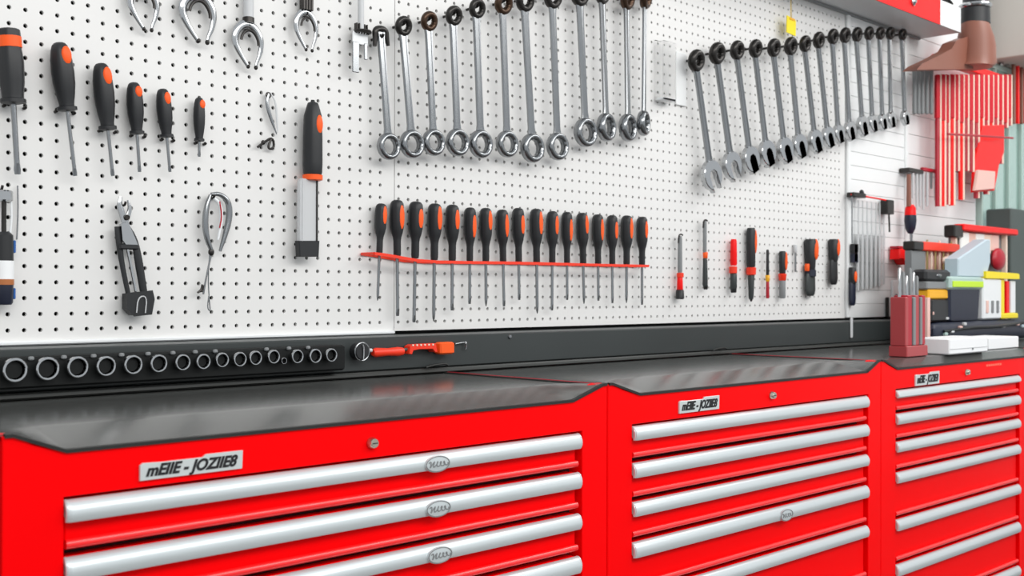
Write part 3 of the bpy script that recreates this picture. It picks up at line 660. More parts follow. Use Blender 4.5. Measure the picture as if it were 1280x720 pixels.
# oval loop pliers with hanging wires
Y = -.016; p0 = B(265, 242, Y); mp = mpp(270, Y)
t = thing('loop_pliers', 'chrome oval loop pliers with thin wires hanging below', 'pliers', p0)
MB().tube([q(263, 244), q(258, 258), q(256, 280), q(259, 300), q(264, 312)], [2.4*mp, 3.4*mp, 4*mp, 3.4*mp, 2.6*mp], 12).build('loop_arm', M['steel'], t)
MB().tube([q(264, 243), q(275, 242), q(286, 252), q(287, 272), q(281, 295), q(275, 314)], [2.4*mp, 3*mp, 3.8*mp, 4.2*mp, 3.4*mp, 1.8*mp], 12).build('loop_arm', M['steel'], t)
MB().tube([q(266, 248, -.004), q(273, 254, -.004), q(276, 272, -.004), q(271, 300, -.004)], [2.2*mp, 2.4*mp, 2.6*mp, 1.4*mp], 10).build('inner_arm', M['whiteplastic'], t)
MB().tube([q(272, 252, -.007), q(275, 270, -.007), q(272, 285, -.007)], 1.0*mp, 6).build('red_stripe', M['crimson'], t)
MB().ell(q(264, 315), (4*mp, 3*mp, 5*mp), 12, 8).build('knot', M['steeldark'], t)
MB().tube([q(264, 318), q(258, 345), q(254, 368)], 1.2*mp, 8).build('wire', M['steel'], t)
MB().tube([q(262, 318), q(260, 350), q(262, 380), q(263, 390), q(259, 385), q(261, 370)], .8*mp, 8).build('wire', M['steel'], t)
MB().tube([q(247, 366), q(252, 362), q(253, 354), q(254, 364), q(249, 364)], 1.4*mp, 8).build('wire_clip', M['steeldark'], t)
peg(p0.x+q(266, 247)[0], B(266, 249, 0).z, 'dark peg through the top of the oval loop pliers', ln=.02)
# needle clip
Y = -.010; p0 = B(336, 115, Y); mp = mpp(338, Y)
t = thing('needle_clip', 'small grey needle clip hanging left of the big blade tool', 'clip', p0)
MB().tube([q(336, 117), q(333, 128), q(338, 146), q(346, 168)], [1.5*mp, 3*mp, 2.6*mp, .7*mp], 8, flat=.6).build('needle', M['steel'], t)
MB().tube([q(338, 116), q(345, 128), q(346, 148), q(347, 166)], [1*mp, 1.4*mp, 1.6*mp, .6*mp], 8, flat=.6).build('needle', M['lightgrey'], t)
MB().ring(q(335.5, 119), 3.2*mp, 1*mp, n=16, m=6).build('eye', M['steeldark'], t)
t = thing('spring_clip', 'tiny dark spring clip just below the needle clip', 'clip', B(335, 180, Y)); p0 = B(335, 180, Y)
MB().tube([q(322, 184), q(330, 178), q(341, 171), q(343, 186), q(334, 186), q(339, 174)], 1.6*mp, 8).build('wire_body', M['steeldark'], t)
MB().ell(q(329, 178), (3*mp, 2.4*mp, 3*mp), 10, 6).build('clip_knob', M['steeldark'], t)

# big sheathed blade with orange collar
Y = -.024; p0 = B(391, 125, Y); mp = mpp(390, Y)
t = thing('sheathed_scraper', 'big black handled scraper with wide steel blade and black end cap', 'scraper', p0)
r = 12.3*mp
MB().lathe([(0, 2.2*mp), (-.004, 3*mp), (-.006, 6.5*mp), (-.012, 8*mp), (-.030, .92*r), (-.07, r), (-.12, r*1.02), (q(391, 216)[2], r*.98), (q(391, 219)[2], r*.9)], n=32, flute=.03, nf=6).build('handle', M['black'], t, 50)
MB().ell((.004, -r*.84, q(396, 157)[2]), (r*.42, r*.25, 12*mp), 14, 10).build('grip_patch', M['orange'], t)
MB().lathe([(q(391, 218)[2], r*.8), (q(391, 219)[2], r*1.02), (q(391, 225)[2], r*1.02), (q(391, 226)[2], r*.8)], n=28).build('collar', M['orange'], t)
z0, z1 = q(386, 302)[2], q(386, 224)[2]
xa, xb = q(373, 260)[0], q(396, 260)[0]
MB().prism([(xa, z0), (xb, z0), (xb, z1), (xa+.004, z1), (xa, z1-.006)], -.006, .004, .0012).build('blade', M['lightgrey'], t)
MB().rbox(xb-.006, xb-.003, -.0085, -.005, z0, z1, .0005).build('blade_rib', M['steeldark'], t)
MB().rbox(xa+.004, xa+.006, -.0075, -.005, z0, z1, .0005).build('blade_rib', M['lightgrey'], t)
MB().prism([(q(371, 301)[0], q(371, 301)[2]), (q(372, 321)[0], q(372, 321)[2]), (q(396, 321)[0], q(396, 321)[2]), (q(397, 301)[0], q(397, 301)[2])][::1], -.008, .006, .002).build('end_cap', M['black'], t)
peg(p0.x+.0, B(391, 228, 0).z, 'dark peg under the handle of the sheathed scraper', ln=.016)

# ------------------------------------------------------------------ ratchets stuck to the riser
Y = YB-.012; p0 = B(450, 439.5, Y); mp = mpp(450, Y)
t = thing('ratchet', 'round headed ratchet with red handle stuck on the dark riser', 'ratchet', p0)
MB().lathe([(.012, 10.5*mp), (-.006, 11*mp), (-.009, 9.5*mp)], 'y', (0, 0, 0), 32).build('head', M['black'], t)
MB().ring((0, -.006, 0), 11*mp, 1.2*mp, n=32, m=8).build('head_rim', M['steel'], t)
MB().tube([(-1*mp, -.010, 9*mp), (1*mp, -.010, 2*mp), (0, -.010, -9*mp)], 1.3*mp, 8).build('lever', M['chrome'], t)
MB().lathe([(11*mp, 2.4*mp), (18*mp, 2.4*mp)], 'x', (0, 0, 1*mp), 14).build('neck', M['lightgrey'], t)
q2 = B(503, 438.5, Y).x-p0.x
MB().lathe([(q(466, 440)[0], 4*mp), (q(469, 440)[0], 6*mp), (q(485, 440)[0], 5*mp), (q(497, 440)[0], 6*mp), (q2, 5*mp)], 'x', (0, 0, q(485, 440)[2]), 20).build('handle', M['orangered'], t)
p0 = B(526, 436, Y)
t = thing('hex_key_handle', 'red arched tool with bright orange end block on the dark riser', 'hex key', p0)
MB().prism([(a[0], a[2]) for a in (q(508, 442), q(509, 433), q(513, 430.5), q(541, 429), q(543, 440), q(540, 440), q(537, 436), q(520, 436.5), q(513, 438), (q(511, 443)))][::-1], -.010, .009, .001).build('arched_body', M['orangered'], t)
mb = MB()
for px in range(512, 542, 5): a = q(px, 430.6-(px-512)*.03); mb.rbox(a[0]-.002, a[0]+.002, -.0115, -.009, a[2]-.003, a[2]+.0005, .0006)
mb.build('scale_marks', M['cream'], t)
MB().rbox(q(546, 436)[0], q(564, 436)[0], -.012, .010, q(555, 442.5)[2], q(555, 427.5)[2], .003).build('end_block', M['orange'], t)
MB().lathe([(q(502, 440)[0], 2*mp), (q(510, 440)[0], 2*mp)], 'x', (0, 0, q(506, 437)[2]), 12).build('neck', M['frame'], t)
Y = YB-.006; p0 = B(577, 431, Y)
t = thing('hex_bit', 'small grey angled bit beside the orange block on the riser', 'bit', p0)
MB().tube([q(569, 430), q(576, 428.5), q(582, 428), q(583, 432), q(582, 437)], 1.2*mp, 8).build('bit_shaft', M['steel'], t)
MB().ell(q(582, 428.5), (1.8*mp, 1.8*mp, 1.8*mp), 10, 6).build('bend', M['lightgrey'], t)
# cable clip knots at the worktop joints
for px, py, lab in ((556, 465, 'left'), (905, 440.5, 'right')):
    p = B(px, py, YB-.012)
    o = MB().tube([(-.05, 0, -.002), (-.03, -.002, .002), (-.01, -.002, .003), (.0, -.004, .003), (.006, -.004, -.001)], .0022, 8).build('cable_tie', M['trim']); o.location = (p.x, p.y, WT+.016); tag(o, 'short black cable end at the %s worktop joint' % lab, 'cable')
# white clip at riser
p = B(1063, 411, YB); o = MB().rbox(-.006, .006, -.006, -.0005, -.028, .034, .002).build('strip_clip', M['lightgrey']); o.location = p; tag(o, 'narrow pale clip standing on the dark riser at the right', 'clip')

# ------------------------------------------------------------------ small tools at the lower right
def small(name, label, px, top, bot, Y, parts, cat='tool'):
    p0 = B(px, top, Y); mp = mpp(px, Y)
    t = thing(name, label, cat, p0, group=None)
    for nm, kind, mt, a, b, wt, wb, dx in parts:
        za = B(px, a, Y).z-p0.z; zb_ = B(px, b, Y).z-p0.z; ra_, rb_ = wt*mp/2, wb*mp/2; x = dx*mp
        if kind == 'rod': MB().lathe([(zb_, rb_*.8), (zb_+(za-zb_)*.08, rb_), (za-(za-zb_)*.08, ra_), (za, ra_*.8)], c=(x, 0, 0), n=16).build(nm, M[mt], t, 50)
        elif kind == 'flat': MB().rings([[(x-rr, -.006, z), (x+rr, -.006, z), (x+rr, .006, z), (x-rr, .006, z)] for z, rr in ((zb_, rb_), (za, ra_))]).build(nm, M[mt], t)
        elif kind == 'pouch':
            R = []
            for z, k in ((zb_, .55), (zb_+(za-zb_)*.08, .85), (zb_+(za-zb_)*.25, 1), (za-(za-zb_)*.1, .95), (za, .8)):
                R.append([(x+rb_*1.35*k*math.cos(2*PI*i/16), .009*k*math.sin(2*PI*i/16), z) for i in range(16)])
            MB().rings(R).build(nm, M[mt], t, 60)
        elif kind == 'patch': MB().ell((x, -.9*rb_, (za+zb_)/2), (rb_*.62, rb_*.35, (za-zb_)/2), 12, 8).build(nm, M[mt], t)
        elif kind == 'hook': MB().tube([(x-ra_*1.2, -.002, zb_), (x-ra_*1.2, -.004, za), (x, -.004, za+.003), (x+ra_, -.002, za)], rb_, 8).build(nm, M[mt], t)
    return t
Y = -.016
small('rod_tool', 'grey rod tool with hooked top and red lower handle, first of the small tools', 850, 293, 374, Y, [('hook', 'hook', 'steeldark', 294, 304, 8, 2, 0), ('shaft', 'rod', 'grey', 295, 342, 5.5, 6, 0), ('collar', 'rod', 'orangered', 341, 347, 9, 9, .5), ('handle', 'rod', 'redglossy', 346, 364, 7, 8, 0), ('end_cap', 'rod', 'black', 362, 374, 10, 11, 0)])
small('rod_tool', 'slim grey rod tool with orange middle collar, highest of the small tools', 881, 275, 361, Y, [('hook', 'hook', 'steeldark', 276, 285, 8, 2, 0), ('shaft', 'rod', 'grey', 276, 316, 5, 5, 0), ('collar', 'rod', 'orange', 315, 323, 6.5, 6, 1.2), ('lower_shaft', 'rod', 'riser', 322, 358, 5.5, 7, .8), ('tip', 'rod', 'steeldark', 356, 362, 6, 5, 2)])
small('marker', 'red topped marker with black lower half, left of the tall black knife', 917, 299, 365, Y, [('handle', 'rod', 'redglossy', 299, 332, 8, 9, 0), ('side_strip', 'rod', 'crimson', 300, 330, 3, 3, 4), ('collar', 'rod', 'orangered', 333, 342, 10, 10, -1), ('sleeve', 'rod', 'riser', 341, 362, 8.5, 8.5, 0), ('foot', 'rod', 'black', 360, 366, 8, 7, 0)], 'marker')
small('sheath_knife', 'tall black knife with orange edge and red collar, largest of the small tools', 939, 285, 376, Y, [('handle', 'rod', 'black', 285, 336, 11.5, 11, -.5), ('edge_patch', 'patch', 'orange', 287, 317, 10, 10, 2.6), ('collar', 'rod', 'orangered', 334, 344, 12.5, 12, 0), ('sheath', 'rod', 'riser', 342, 374, 8.5, 6.5, 0), ('tip', 'rod', 'black', 372, 377, 5, 2, 0)], 'knife')
small('awl', 'thin dark awl with orange collar right of the tall knife', 959.5, 312, 373, Y, [('handle', 'rod', 'black', 312, 346, 3.6, 4, 0), ('collar', 'rod', 'amber', 344, 352, 6, 5, 0), ('shaft', 'rod', 'crimson', 351, 373, 4, 4.5, 0)], 'awl')
small('knife', 'black and orange knife with grey sheath between awl and pouches', 978, 314, 373, Y, [('handle', 'rod', 'black', 314, 343, 9, 8, 0), ('edge_patch', 'patch', 'orange', 315, 338, 9, 9, 2.2), ('collar', 'rod', 'orangered', 342, 351, 10.5, 9, 0), ('sheath', 'rod', 'grey', 349, 373, 8, 8, 0)], 'knife')
small('pegged_key', 'faint grey key hanging left of the larger pouch tool', 994, 306, 340, -.008, [('key_bow', 'rod', 'lightgrey', 306, 316, 5, 5, 0), ('key_blade', 'rod', 'steel', 314, 340, 2.4, 2.4, .5)], 'key')
small('pouch_tool', 'large black and orange tool in a round black pouch', 1013, 299, 370, Y, [('handle', 'rod', 'black', 299, 340, 16, 12, 0), ('grip_patch', 'patch', 'orange', 299, 325, 15, 15, 2.5), ('side_tab', 'rod', 'orange', 330, 339, 6, 6, -8), ('waist', 'rod', 'navy', 337, 346, 14, 14, 0), ('pouch', 'pouch', 'riser', 342, 370, 16, 16, 0)], 'pouch tool')
small('pouch_tool', 'smaller black and orange tool in a slim black pouch', 1042, 298, 356, Y, [('handle', 'rod', 'black', 299, 327, 13, 11, 0), ('grip_patch', 'patch', 'orange', 299, 320, 12, 12, 2), ('pouch', 'pouch', 'black', 325, 356, 12.5, 12.5, 0)], 'pouch tool')
small('clip_box', 'small black clip box above the lowest orange knife', 1068, 305, 329, -.02, [('upper_box', 'flat', 'black', 305, 316, 12, 12, 0), ('lower_box', 'flat', 'navy', 317, 328, 11, 11, 0), ('back_plate', 'flat', 'steeldark', 306, 327, 7, 7, 0)], 'clip')
small('knife', 'lowest black knife with small orange patch beside the grey blades', 1065.5, 334, 382, -.02, [('handle', 'rod', 'black', 334, 355, 9, 10, 0), ('grip_patch', 'patch', 'orange', 339, 353, 10, 10, 0), ('sheath', 'pouch', 'navy', 353, 382, 9.5, 9.5, 0)], 'knife')

# blade set on a pink-red rail
Yb = -.03
t = thing('file_rack', 'thin pink-red rail with dark end clamp holding long grey files', 'file rack', B(1078, 245, Yb)); p0 = B(1078, 245, Yb); Y = Yb; mp = mpp(1090, Y)
MB().tube([q(1065, 243, .004), q(1079, 245), q(1112, 251), q(1114, 253)], 1.1*mp, 8).build('rail', M['redglossy'], t)
MB().rbox(q(1065, 243)[0], q(1080, 243)[0], -.008, .02, q(1072, 247)[2], q(1072, 241)[2], .002).build('rail_bracket', M['steeldark'], t)
MB().ell(q(1077, 241), (3*mp, .008, 4*mp), 10, 6).build('knob', M['black'], t)
MB().rbox(q(1107, 255)[0], q(1115, 255)[0], -.008, .02, q(1111, 268)[2], q(1111, 250)[2], .002).build('end_clamp', M['steeldark'], t)
MB().tube([q(1111, 266), q(1112, 290)], 1.2*mp, 8).build('clamp_stem', M['steeldark'], t)
MB().tube([q(1065, 246, .0), q(1065, 304, .0)], .8*mp, 8).build('side_wire', M['steel'], t)
gb = 'grey files hanging from the pink-red rail'
for k, px in enumerate((1075, 1080.5, 1086, 1091.5, 1097, 1102, 1107)):
    p = B(px, 249+(px-1075)*.12, Yb+.006); h1 = p.z-B(px, 290, Yb).z; h2 = p.z-B(px, 362-(px-1075)*.25, Yb).z
    hb = MB(); hb.box(-.0045, .0045, -.001, .001, -h1, 0); hb.rings([[(-a_, -.001, z), (a_, -.001, z), (a_, .001, z), (-a_, .001, z)] for z, a_ in ((-h2, .009), (-h2+.012, .0125), (-h1-.004, .0125), (-h1+.004, .005))])
    o = hb.build('flat_file', M['lightgrey']); o.location = (p.x, Yb+.012, p.z-.004); o.rotation_euler = (0, 0, .25)
    tag(o, ['leftmost', 'second', 'third', 'middle', 'fifth', 'sixth', 'rightmost'][k]+' long grey file hanging from the pink-red rail', 'file', gb)
# bits at the end of the slat panel
p = B(1109.5, 384, -.012); o = MB().rbox(-.006, .006, -.004, .006, -.034, .034, .002).build('strip_magnet', M['steeldark']); o.location = p; tag(o, 'dark upright strip near the lower end of the slat panel', 'strip')
p = B(1120, 372, -.012); t = thing('switch_plate', 'white switch plate with small dark mark at the slat panel end', 'switch plate', p)
MB().rbox(-.022, .022, 0, .008, -.075, .06, .003).build('plate', M['white'], t); MB().rbox(-.006, .006, -.003, .001, -.012, .012, .001).build('switch', M['navy'], t)
p0 = B(1127, 320, -.03); Y = -.03; mp = mpp(1127, Y); t = thing('clamp_pad', 'red clamp pad with dark top at the end of the slat panel', 'clamp', p0)
MB().prism([(a[0], a[2]) for a in (q(1120, 311), q(1133, 311), q(1136, 320), q(1134, 331), q(1128, 331), q(1124, 324), q(1119, 324))][::-1], -.015, .02, .003).build('pad', M['redglossy'], t)
MB().rbox(q(1119, 310)[0], q(1134, 310)[0], -.012, .02, q(1127, 311)[2], q(1127, 308)[2], .001).build('pad_top', M['crimson'], t)

# yellow tag hanging
p0 = B(989, 32, -.03); Y = -.03; mp = mpp(989, Y)
t = thing('price_tag', 'yellow paper tag hanging by a string under the shelf', 'tag', p0)
mb = MB(); mb.prism([(-.026, -.024), (.023, -.028), (.025, .018), (.012, .022), (-.024, .026)], -.0015, .0015); mb.build('card', M['yellow'], t)
MB().tube([(0, 0, .020), (-.002, 0, .06), (0, 0, .10)], .0022, 6).build('string', M['brass'], t)
MB().rbox(-.012, .018, -.003, -.0012, .016, .022, .0005).build('fold', M['amber'], t)
# clear holder
x0, x1 = B(817, 60, 0).x, B(842, 60, 0).x; zt_ = B(828, 53, 0).z; zb_ = B(828, 128, 0).z
t = thing('acrylic_holder', 'clear acrylic brochure holder on the board between the wrench rows', 'holder', (x0, -.002, zb_))
W_, H_ = x1-x0, zt_-zb_
MB().rbox(0, W_, -.004, 0, 0, H_, .001).build('back_sheet', M['clear'], t)
MB().rbox(.0, W_*.62, -.03, -.027, 0, H_*.97, .001).build('front_sheet', M['clear'], t)
MB().rbox(0, W_*.66, -.03, -.004, 0, .006, .001).build('shelf', M['whiteplastic'], t)
for x in (0, W_*.2, W_*.6): MB().rbox(x, x+.0015, -.026, -.005, .006, H_*.97, .0004).build('divider', M['clear'], t)
x1b = B(856, 60, 0).x
MB().rbox(W_+.004, x1b-x0, -.004, 0, 0, H_*.9, .001).build('side_sheet', M['slat'], t)

# ------------------------------------------------------------------ shelf box at the top right
pw = B(1150, 49, 0); zs = pw.z; YS = -.147; xs1 = pw.x
t = thing('wall_cabinet', 'red fronted hanging cabinet with pale underside at the top right', 'wall cabinet', (0, 0, 0))
xs0 = 1.25
zt2 = B(1196, 8, YS).z
MB().rbox(xs0, xs1, YS+.003, -.001, zs, zs+.004, .001).build('bottom_panel', M['lightgrey'], t)
MB().rbox(xs0, xs1-.16, YS, YS+.003, zs-.001, zt2, .001).build('front_panel', M['redglossy'], t)
MB().rbox(xs1-.16, xs1, YS, YS+.003, zs-.001, zt2, .001).build('front_glare_panel', M['whiteplastic'], t)  # glare at the end of the red front, put in as white colour
MB().rbox(xs1-.004, xs1, YS+.003, -.001, zs+.004, zt2, .001).build('end_panel', M['whiteplastic'], t)
MB().rbox(xs0, xs1-.004, -.02, -.002, zs+.004, zt2, .001).build('back_panel', M['lightgrey'], t)
MB().rbox(xs0, xs1, YS+.004, -.001, zt2-.004, zt2, .001).build('top_panel', M['lightgrey'], t)
MB().rbox(xs0, xs1-.02, -.012, -.003, zs-.008, zs-.0005, .001).build('wall_batten', M['grey'], t)
p = B(1141, 2, YS); MB().lathe([(0, .014), (-.005, .014), (-.008, .009), (-.012, .006)], 'y', (p.x, YS, p.z), 20).build('bolt', M['chrome'], t)
# black equipment on top
p = B(1172, 6, YS+.05)
t = thing('power_pack', 'black equipment lying on top of the hanging cabinet', 'power tool', (p.x-.25, YS+.06, zt2))
MB().rbox(0, .30, -.03, .05, .0005, .03, .008).build('case', M['black'], t)
MB().tube([(.05, -.035, .026), (.15, -.04, .03), (.26, -.04, .022), (.30, -.035, .014)], .008, 10).build('hose', M['steeldark'], t)
MB().lathe([(.29, .012), (.34, .012)], 'x', (0, .0, .014), 14).build('nozzle', M['black'], t)

# brown flared hood with black collar behind the shelf end
Yh = -.16; p0 = B(1219, 84, Yh); mp = mpp(1219, Yh); Y = Yh
t = thing('brown_hood', 'brown rounded hood with wide flare and black collar above the red tools', 'hood', p0)
prof = [(84, 1216, 25), (80, 1219, 26.5), (72, 1219, 25.5), (60, 1220, 24.5), (48, 1219.5, 23), (38, 1219, 20), (31, 1218.5, 18), (28, 1218.5, 17)]
R = []
for py, cx, hw in prof:
    a_ = q(cx, py); R.append([(a_[0]+hw*mp*math.cos(2*PI*k/28), hw*mp*.95*math.sin(2*PI*k/28), a_[2]) for k in range(28)])
MB().rings(R).build('hood_body', M['brown'], t, 60)
# skirt wing to the left
wing = [q(1205, 82), q(1162, 85), q(1147, 86), q(1139, 84), (q(1150, 77)), q(1170, 68), q(1190, 58), q(1205, 52)]
def qz(px, py): a_ = q(px, py); return (a_[0], a_[2])
MB().prism([qz(1216, 85), qz(1146, 87), qz(1153, 81), qz(1174, 71), qz(1190, 62), qz(1196, 52), qz(1216, 44)], 0, .05, .004).build('hood_wing', M['brown'], t)
MB().lathe([(q(1219, 31)[2], 17.6*mp), (q(1219, 30)[2], 18.6*mp), (q(1219, 12)[2], 18.2*mp), (q(1219, 10)[2], 16*mp)], c=(0, 0, 0), n=28, sy=.95).build('collar', M['black'], t)
MB().ring((0, 0, q(1219, 8)[2]), 17*mp, 3.2*mp, axis='z', n=28, m=10).build('clamp_ring', M['chrome'], t)
MB().lathe([(q(1219, 7)[2], 15*mp), (q(1219, -12)[2], 15*mp)], n=24).build('pipe', M['black'], t)
# soffit at the right top
x0 = B(1240, 20, -.02).x
struct(MB().rbox(x0, XEND-.005, -.16, .01, B(1250, 54, -.16).z, 2.9, .004).build('trim_1', M['beige']))

# ------------------------------------------------------------------ red hanging tools on the far wall
Yf = -.04; Y = Yf
grp = 'long red bar tools hanging under the brown hood'
t = thing('hanging_rail', 'red rail carrying the long red bar tools', 'rail', B(1172, 86, Yf)); p0 = B(1172, 86, Yf)
a_, b_ = q(1170, 86), q(1262, 82)
MB().rbox(a_[0], b_[0], -.012, .02, B(1215, 91, Yf).z-p0.z, B(1215, 82, Yf).z-p0.z, .003).build('rail_bar', M['redglossy'], t)
for px in (1172, 1260): MB().rbox(q(px, 86)[0]-.01, q(px, 86)[0]+.01, .018, .04, -.02, .02, .003).build('rail_mount', M['steeldark'], t)
def redbar(px, y1, y2, label, wide=1.0):
    p = B(px, 92, Yf-.02); h1 = p.z-B(px, y1, Yf-.02).z; h2 = p.z-B(px, y2, Yf-.02).z
    t = thing('bar_clamp', label, 'bar clamp', p, (0, 0, .9), grp)
    MB().rbox(-.008*wide, .008*wide, -.004, .012, -h1, -.004, .002).build('bar', M['barred'], t)
    MB().rbox(-.0048, .0048, -.010, -.003, -h2, -.005, .001).build('pale_strip', M['cream'], t)
    MB().lathe([(-h1+.002, .006), (-h1-.01, .0085), (-h2, .008)], c=(0, .004, 0), n=12).build('red_tail', M['crimson'] if wide < 1.2 else M['redglossy'], t)
xsr = [1173, 1179, 1184, 1190.5, 1196, 1202, 1208, 1214.5, 1221, 1227, 1233, 1239, 1245, 1251, 1257, 1262]
lens = [258, 258, 256, 257, 214, 250, 214, 215, 248, 212, 243, 210, 208, 205, 160, 157]
for k, px in enumerate(xsr):
    redbar(px, 148+(k % 3)*3, lens[k], 'long red bar clamp with pale strip, %s under the brown hood' % ['leftmost', 'second', 'third', 'fourth', 'fifth', 'sixth', 'seventh', 'eighth', 'ninth', 'tenth', 'eleventh', 'twelfth', 'thirteenth', 'fourteenth', 'fifteenth', 'rightmost'][k], 1.3 if k in (1, 3, 5, 9, 11) else 1.0)
# grey shafts left of them
for k, px in enumerate((1143, 1148, 1153, 1158.5, 1164)):
    p = B(px, 86, -.045); h = p.z-B(px, 143, -.045).z
    o = MB().lathe([(-h, .004), (-h+.004, .007), (-.006, .007), (0, .005)], n=12).build('grey_rod', M['grey']); o.location = p
    tag(o, '%s of five short grey rods under the wing of the brown hood' % ['first', 'second', 'third', 'fourth', 'fifth'][k], 'rod', 'short grey rods left of the red bar clamps')
# red curved apron
p0 = B(1248, 155, -.09); Y = -.09
t = thing('red_apron', 'red curved sheet hanging behind the red bar clamps', 'apron', p0)
out = [qz(1236, 156), qz(1262, 155), qz(1262, 190), qz(1256, 205), qz(1250, 238), qz(1224, 240), qz(1226, 200)]
MB().prism(out[::-1], .02, .032, .003).build('sheet', M['redglossy'], t)
MB().tube([q(1180, 168, -.012), q(1220, 170, -.012), q(1262, 173, -.012)], .004, 8).build('strap', M['crimson'], t)
MB().prism([qz(1226, 212), qz(1247, 214), qz(1246, 236), qz(1222, 238)][::-1], .008, .019, .002).build('patch', M['pink'], t)
# right small bars
for k, px in enumerate((1267, 1272, 1277, 1282)):
    p = B(px, 82, -.045); h = p.z-B(px, 155, -.045).z
    o = MB().rbox(-.008, .008, -.006, .006, -h, .01, .002).build('short_bar', M['redglossy'] if k % 2 else M['brown']); o.location = p
    tag(o, '%s of the short red and brown bars at the right photo edge' % ['first', 'second', 'third', 'last'][k], 'bar', 'short bars at the right photo edge')
for k, px in enumerate((1252, 1259, 1267, 1275)):
    p = B(px, 64, -.03); h = p.z-B(px, 82, -.03).z
    o = MB().lathe([(-h, .008), (0, .008)], n=12).build('chrome_tube', M['chrome']); o.location = p
    tag(o, '%s of four upright steel tubes below the soffit at the right edge' % ['first', 'second', 'third', 'last'][k], 'tube', 'steel tubes below the soffit')

# upper small rack (dark and red rail with white tubes)
Y = -.035; p0 = B(1136, 213, Y); mp = mpp(1136, Y)
t = thing('tube_rack', 'dark and red rail with thin pale tubes at the end of the slat panel', 'tool rack', p0)
MB().rbox(q(1134, 213)[0], q(1152, 213)[0], -.008, .03, q(1140, 216)[2], q(1140, 210.5)[2], .002).build('rail_end', M['steeldark'], t)
MB().rbox(q(1152, 213)[0], q(1171, 213)[0], -.008, .006, q(1160, 215)[2], q(1160, 210.5)[2], .002).build('red_rail', M['crimson'], t)
MB().rbox(q(1171, 213)[0], q(1200, 212)[0], -.006, .004, q(1185, 213.5)[2], q(1185, 209.5)[2], .002).build('dark_rail', M['steeldark'], t)
for px, y1 in ((1141, 248), (1146, 262), (1150, 258), (1154, 262), (1159, 258), (1164, 236), (1169, 250)):
    MB().lathe([(q(px, y1)[2], .004), (q(px, 216)[2], .005)], c=(q(px, 213)[0], 0, 0), n=10).build('tube', M['lightgrey'] if px != 1164 else M['grey'], t)
Y = -.045; p0 = B(1136, 216, Y)
t = thing('nut_driver', 'red and navy handled driver hanging at the end of the slat panel', 'driver', p0)
MB().lathe([(q(1136, 258)[2], 3*mp), (q(1136, 218)[2], 2.6*mp)], c=(0, 0, 0), n=12).build('upper_shaft', M['brown'], t)
MB().lathe([(q(1138, 270)[2], 7*mp), (q(1138, 260)[2], 6.5*mp), (q(1138, 256)[2], 4*mp)], c=(q(1138, 260)[0], 0, 0), n=20).build('red_grip', M['redglossy'], t)
MB().lathe([(q(1138, 292)[2], 3*mp), (q(1138, 286)[2], 6*mp), (q(1138, 276)[2], 7.5*mp), (q(1138, 269)[2], 7*mp)], c=(q(1138, 260)[0], 0, 0), n=20).build('navy_grip', M['navy'], t)
MB().lathe([(q(1139, 340)[2], 1.4*mp), (q(1139, 290)[2], 1.8*mp)], c=(q(1139, 300)[0], 0, 0), n=12).build('shaft', M['steel'], t)

# ------------------------------------------------------------------ things standing on the right worktop
def wz(y): return WT+.0008
def standbox(name, label, cat, px0, px1, py0, py1, Y, dep, mt, r=.003, base=True, part=False, parent=None):
    """box whose front face stands at plane y=Y, spans the given columns; base on worktop"""
    xa, xb = B(px0, 400, Y).x, B(px1, 400, Y).x; pm = (px0+px1)/2
    zt_ = B(pm, py0, Y).z; zb_ = wz(Y) if base else B(pm, py1, Y).z
    mb = MB().rbox(xa, xb, Y, Y+dep, zb_, zt_, r)
    o = mb.build(name, M[mt], parent)
    if label: tag(o, label, cat)
    return o, xa, xb, zb_, zt_
t = thing('side_bench', 'grey topped bench beyond the right cabinet carrying the coloured boxes', 'workbench', (2.785, -.50, 0))
MB().rbox(0, .93, 0, .385, WT-.034, WT, .003).build('bench_top', M['top'], t)
for x in (.02, .87):
    for y in (.02, .33): MB().rbox(x, x+.04, y, y+.04, 0, WT-.0345, .003).build('leg', M['black'], t)
MB().rbox(.06, .87, .345, .36, .25, WT-.0345, .002).build('back_sheet', M['grey'], t)
MB().rbox(.021, .909, .03, .36, .20, .225, .002).build('lower_shelf', M['grey'], t)
# white boxes at the front
Yw = -.525
o, xa, xb, zb_, zt_ = standbox('white_box', 'white cardboard box standing at the front of the right worktop', 'box', 1187, 1235, 422, 446, Yw, .10, 'white')
MB().rbox(xa+.001, xb-.001, Yw-.0012, Yw-.0003, zb_+.014, zb_+.0155, .0003).build('lid_line', M['lightgrey'], o)
MB().lathe([(-.002, .003), (0, .003)], 'y', ((xa*.42+xb*.58), Yw-.0005, zb_+.012), 12).build('stud', M['grey'], o)
xa2, xb2 = B(1238, 400, -.49).x, B(1275.5, 400, -.49).x
o = MB().rbox(xa2, xb2, -.485, -.38, WT+.0008, B(1256, 421.5, -.49).z, .002).build('white_box', M['white']); tag(o, 'longer white box at the right end of the right worktop', 'box')
# crimson slabs left of white box
o, *_ = standbox('crimson_case', 'low crimson case left of the white box', 'case', 1162, 1185, 428, 440, -.44, .10, 'crimson')
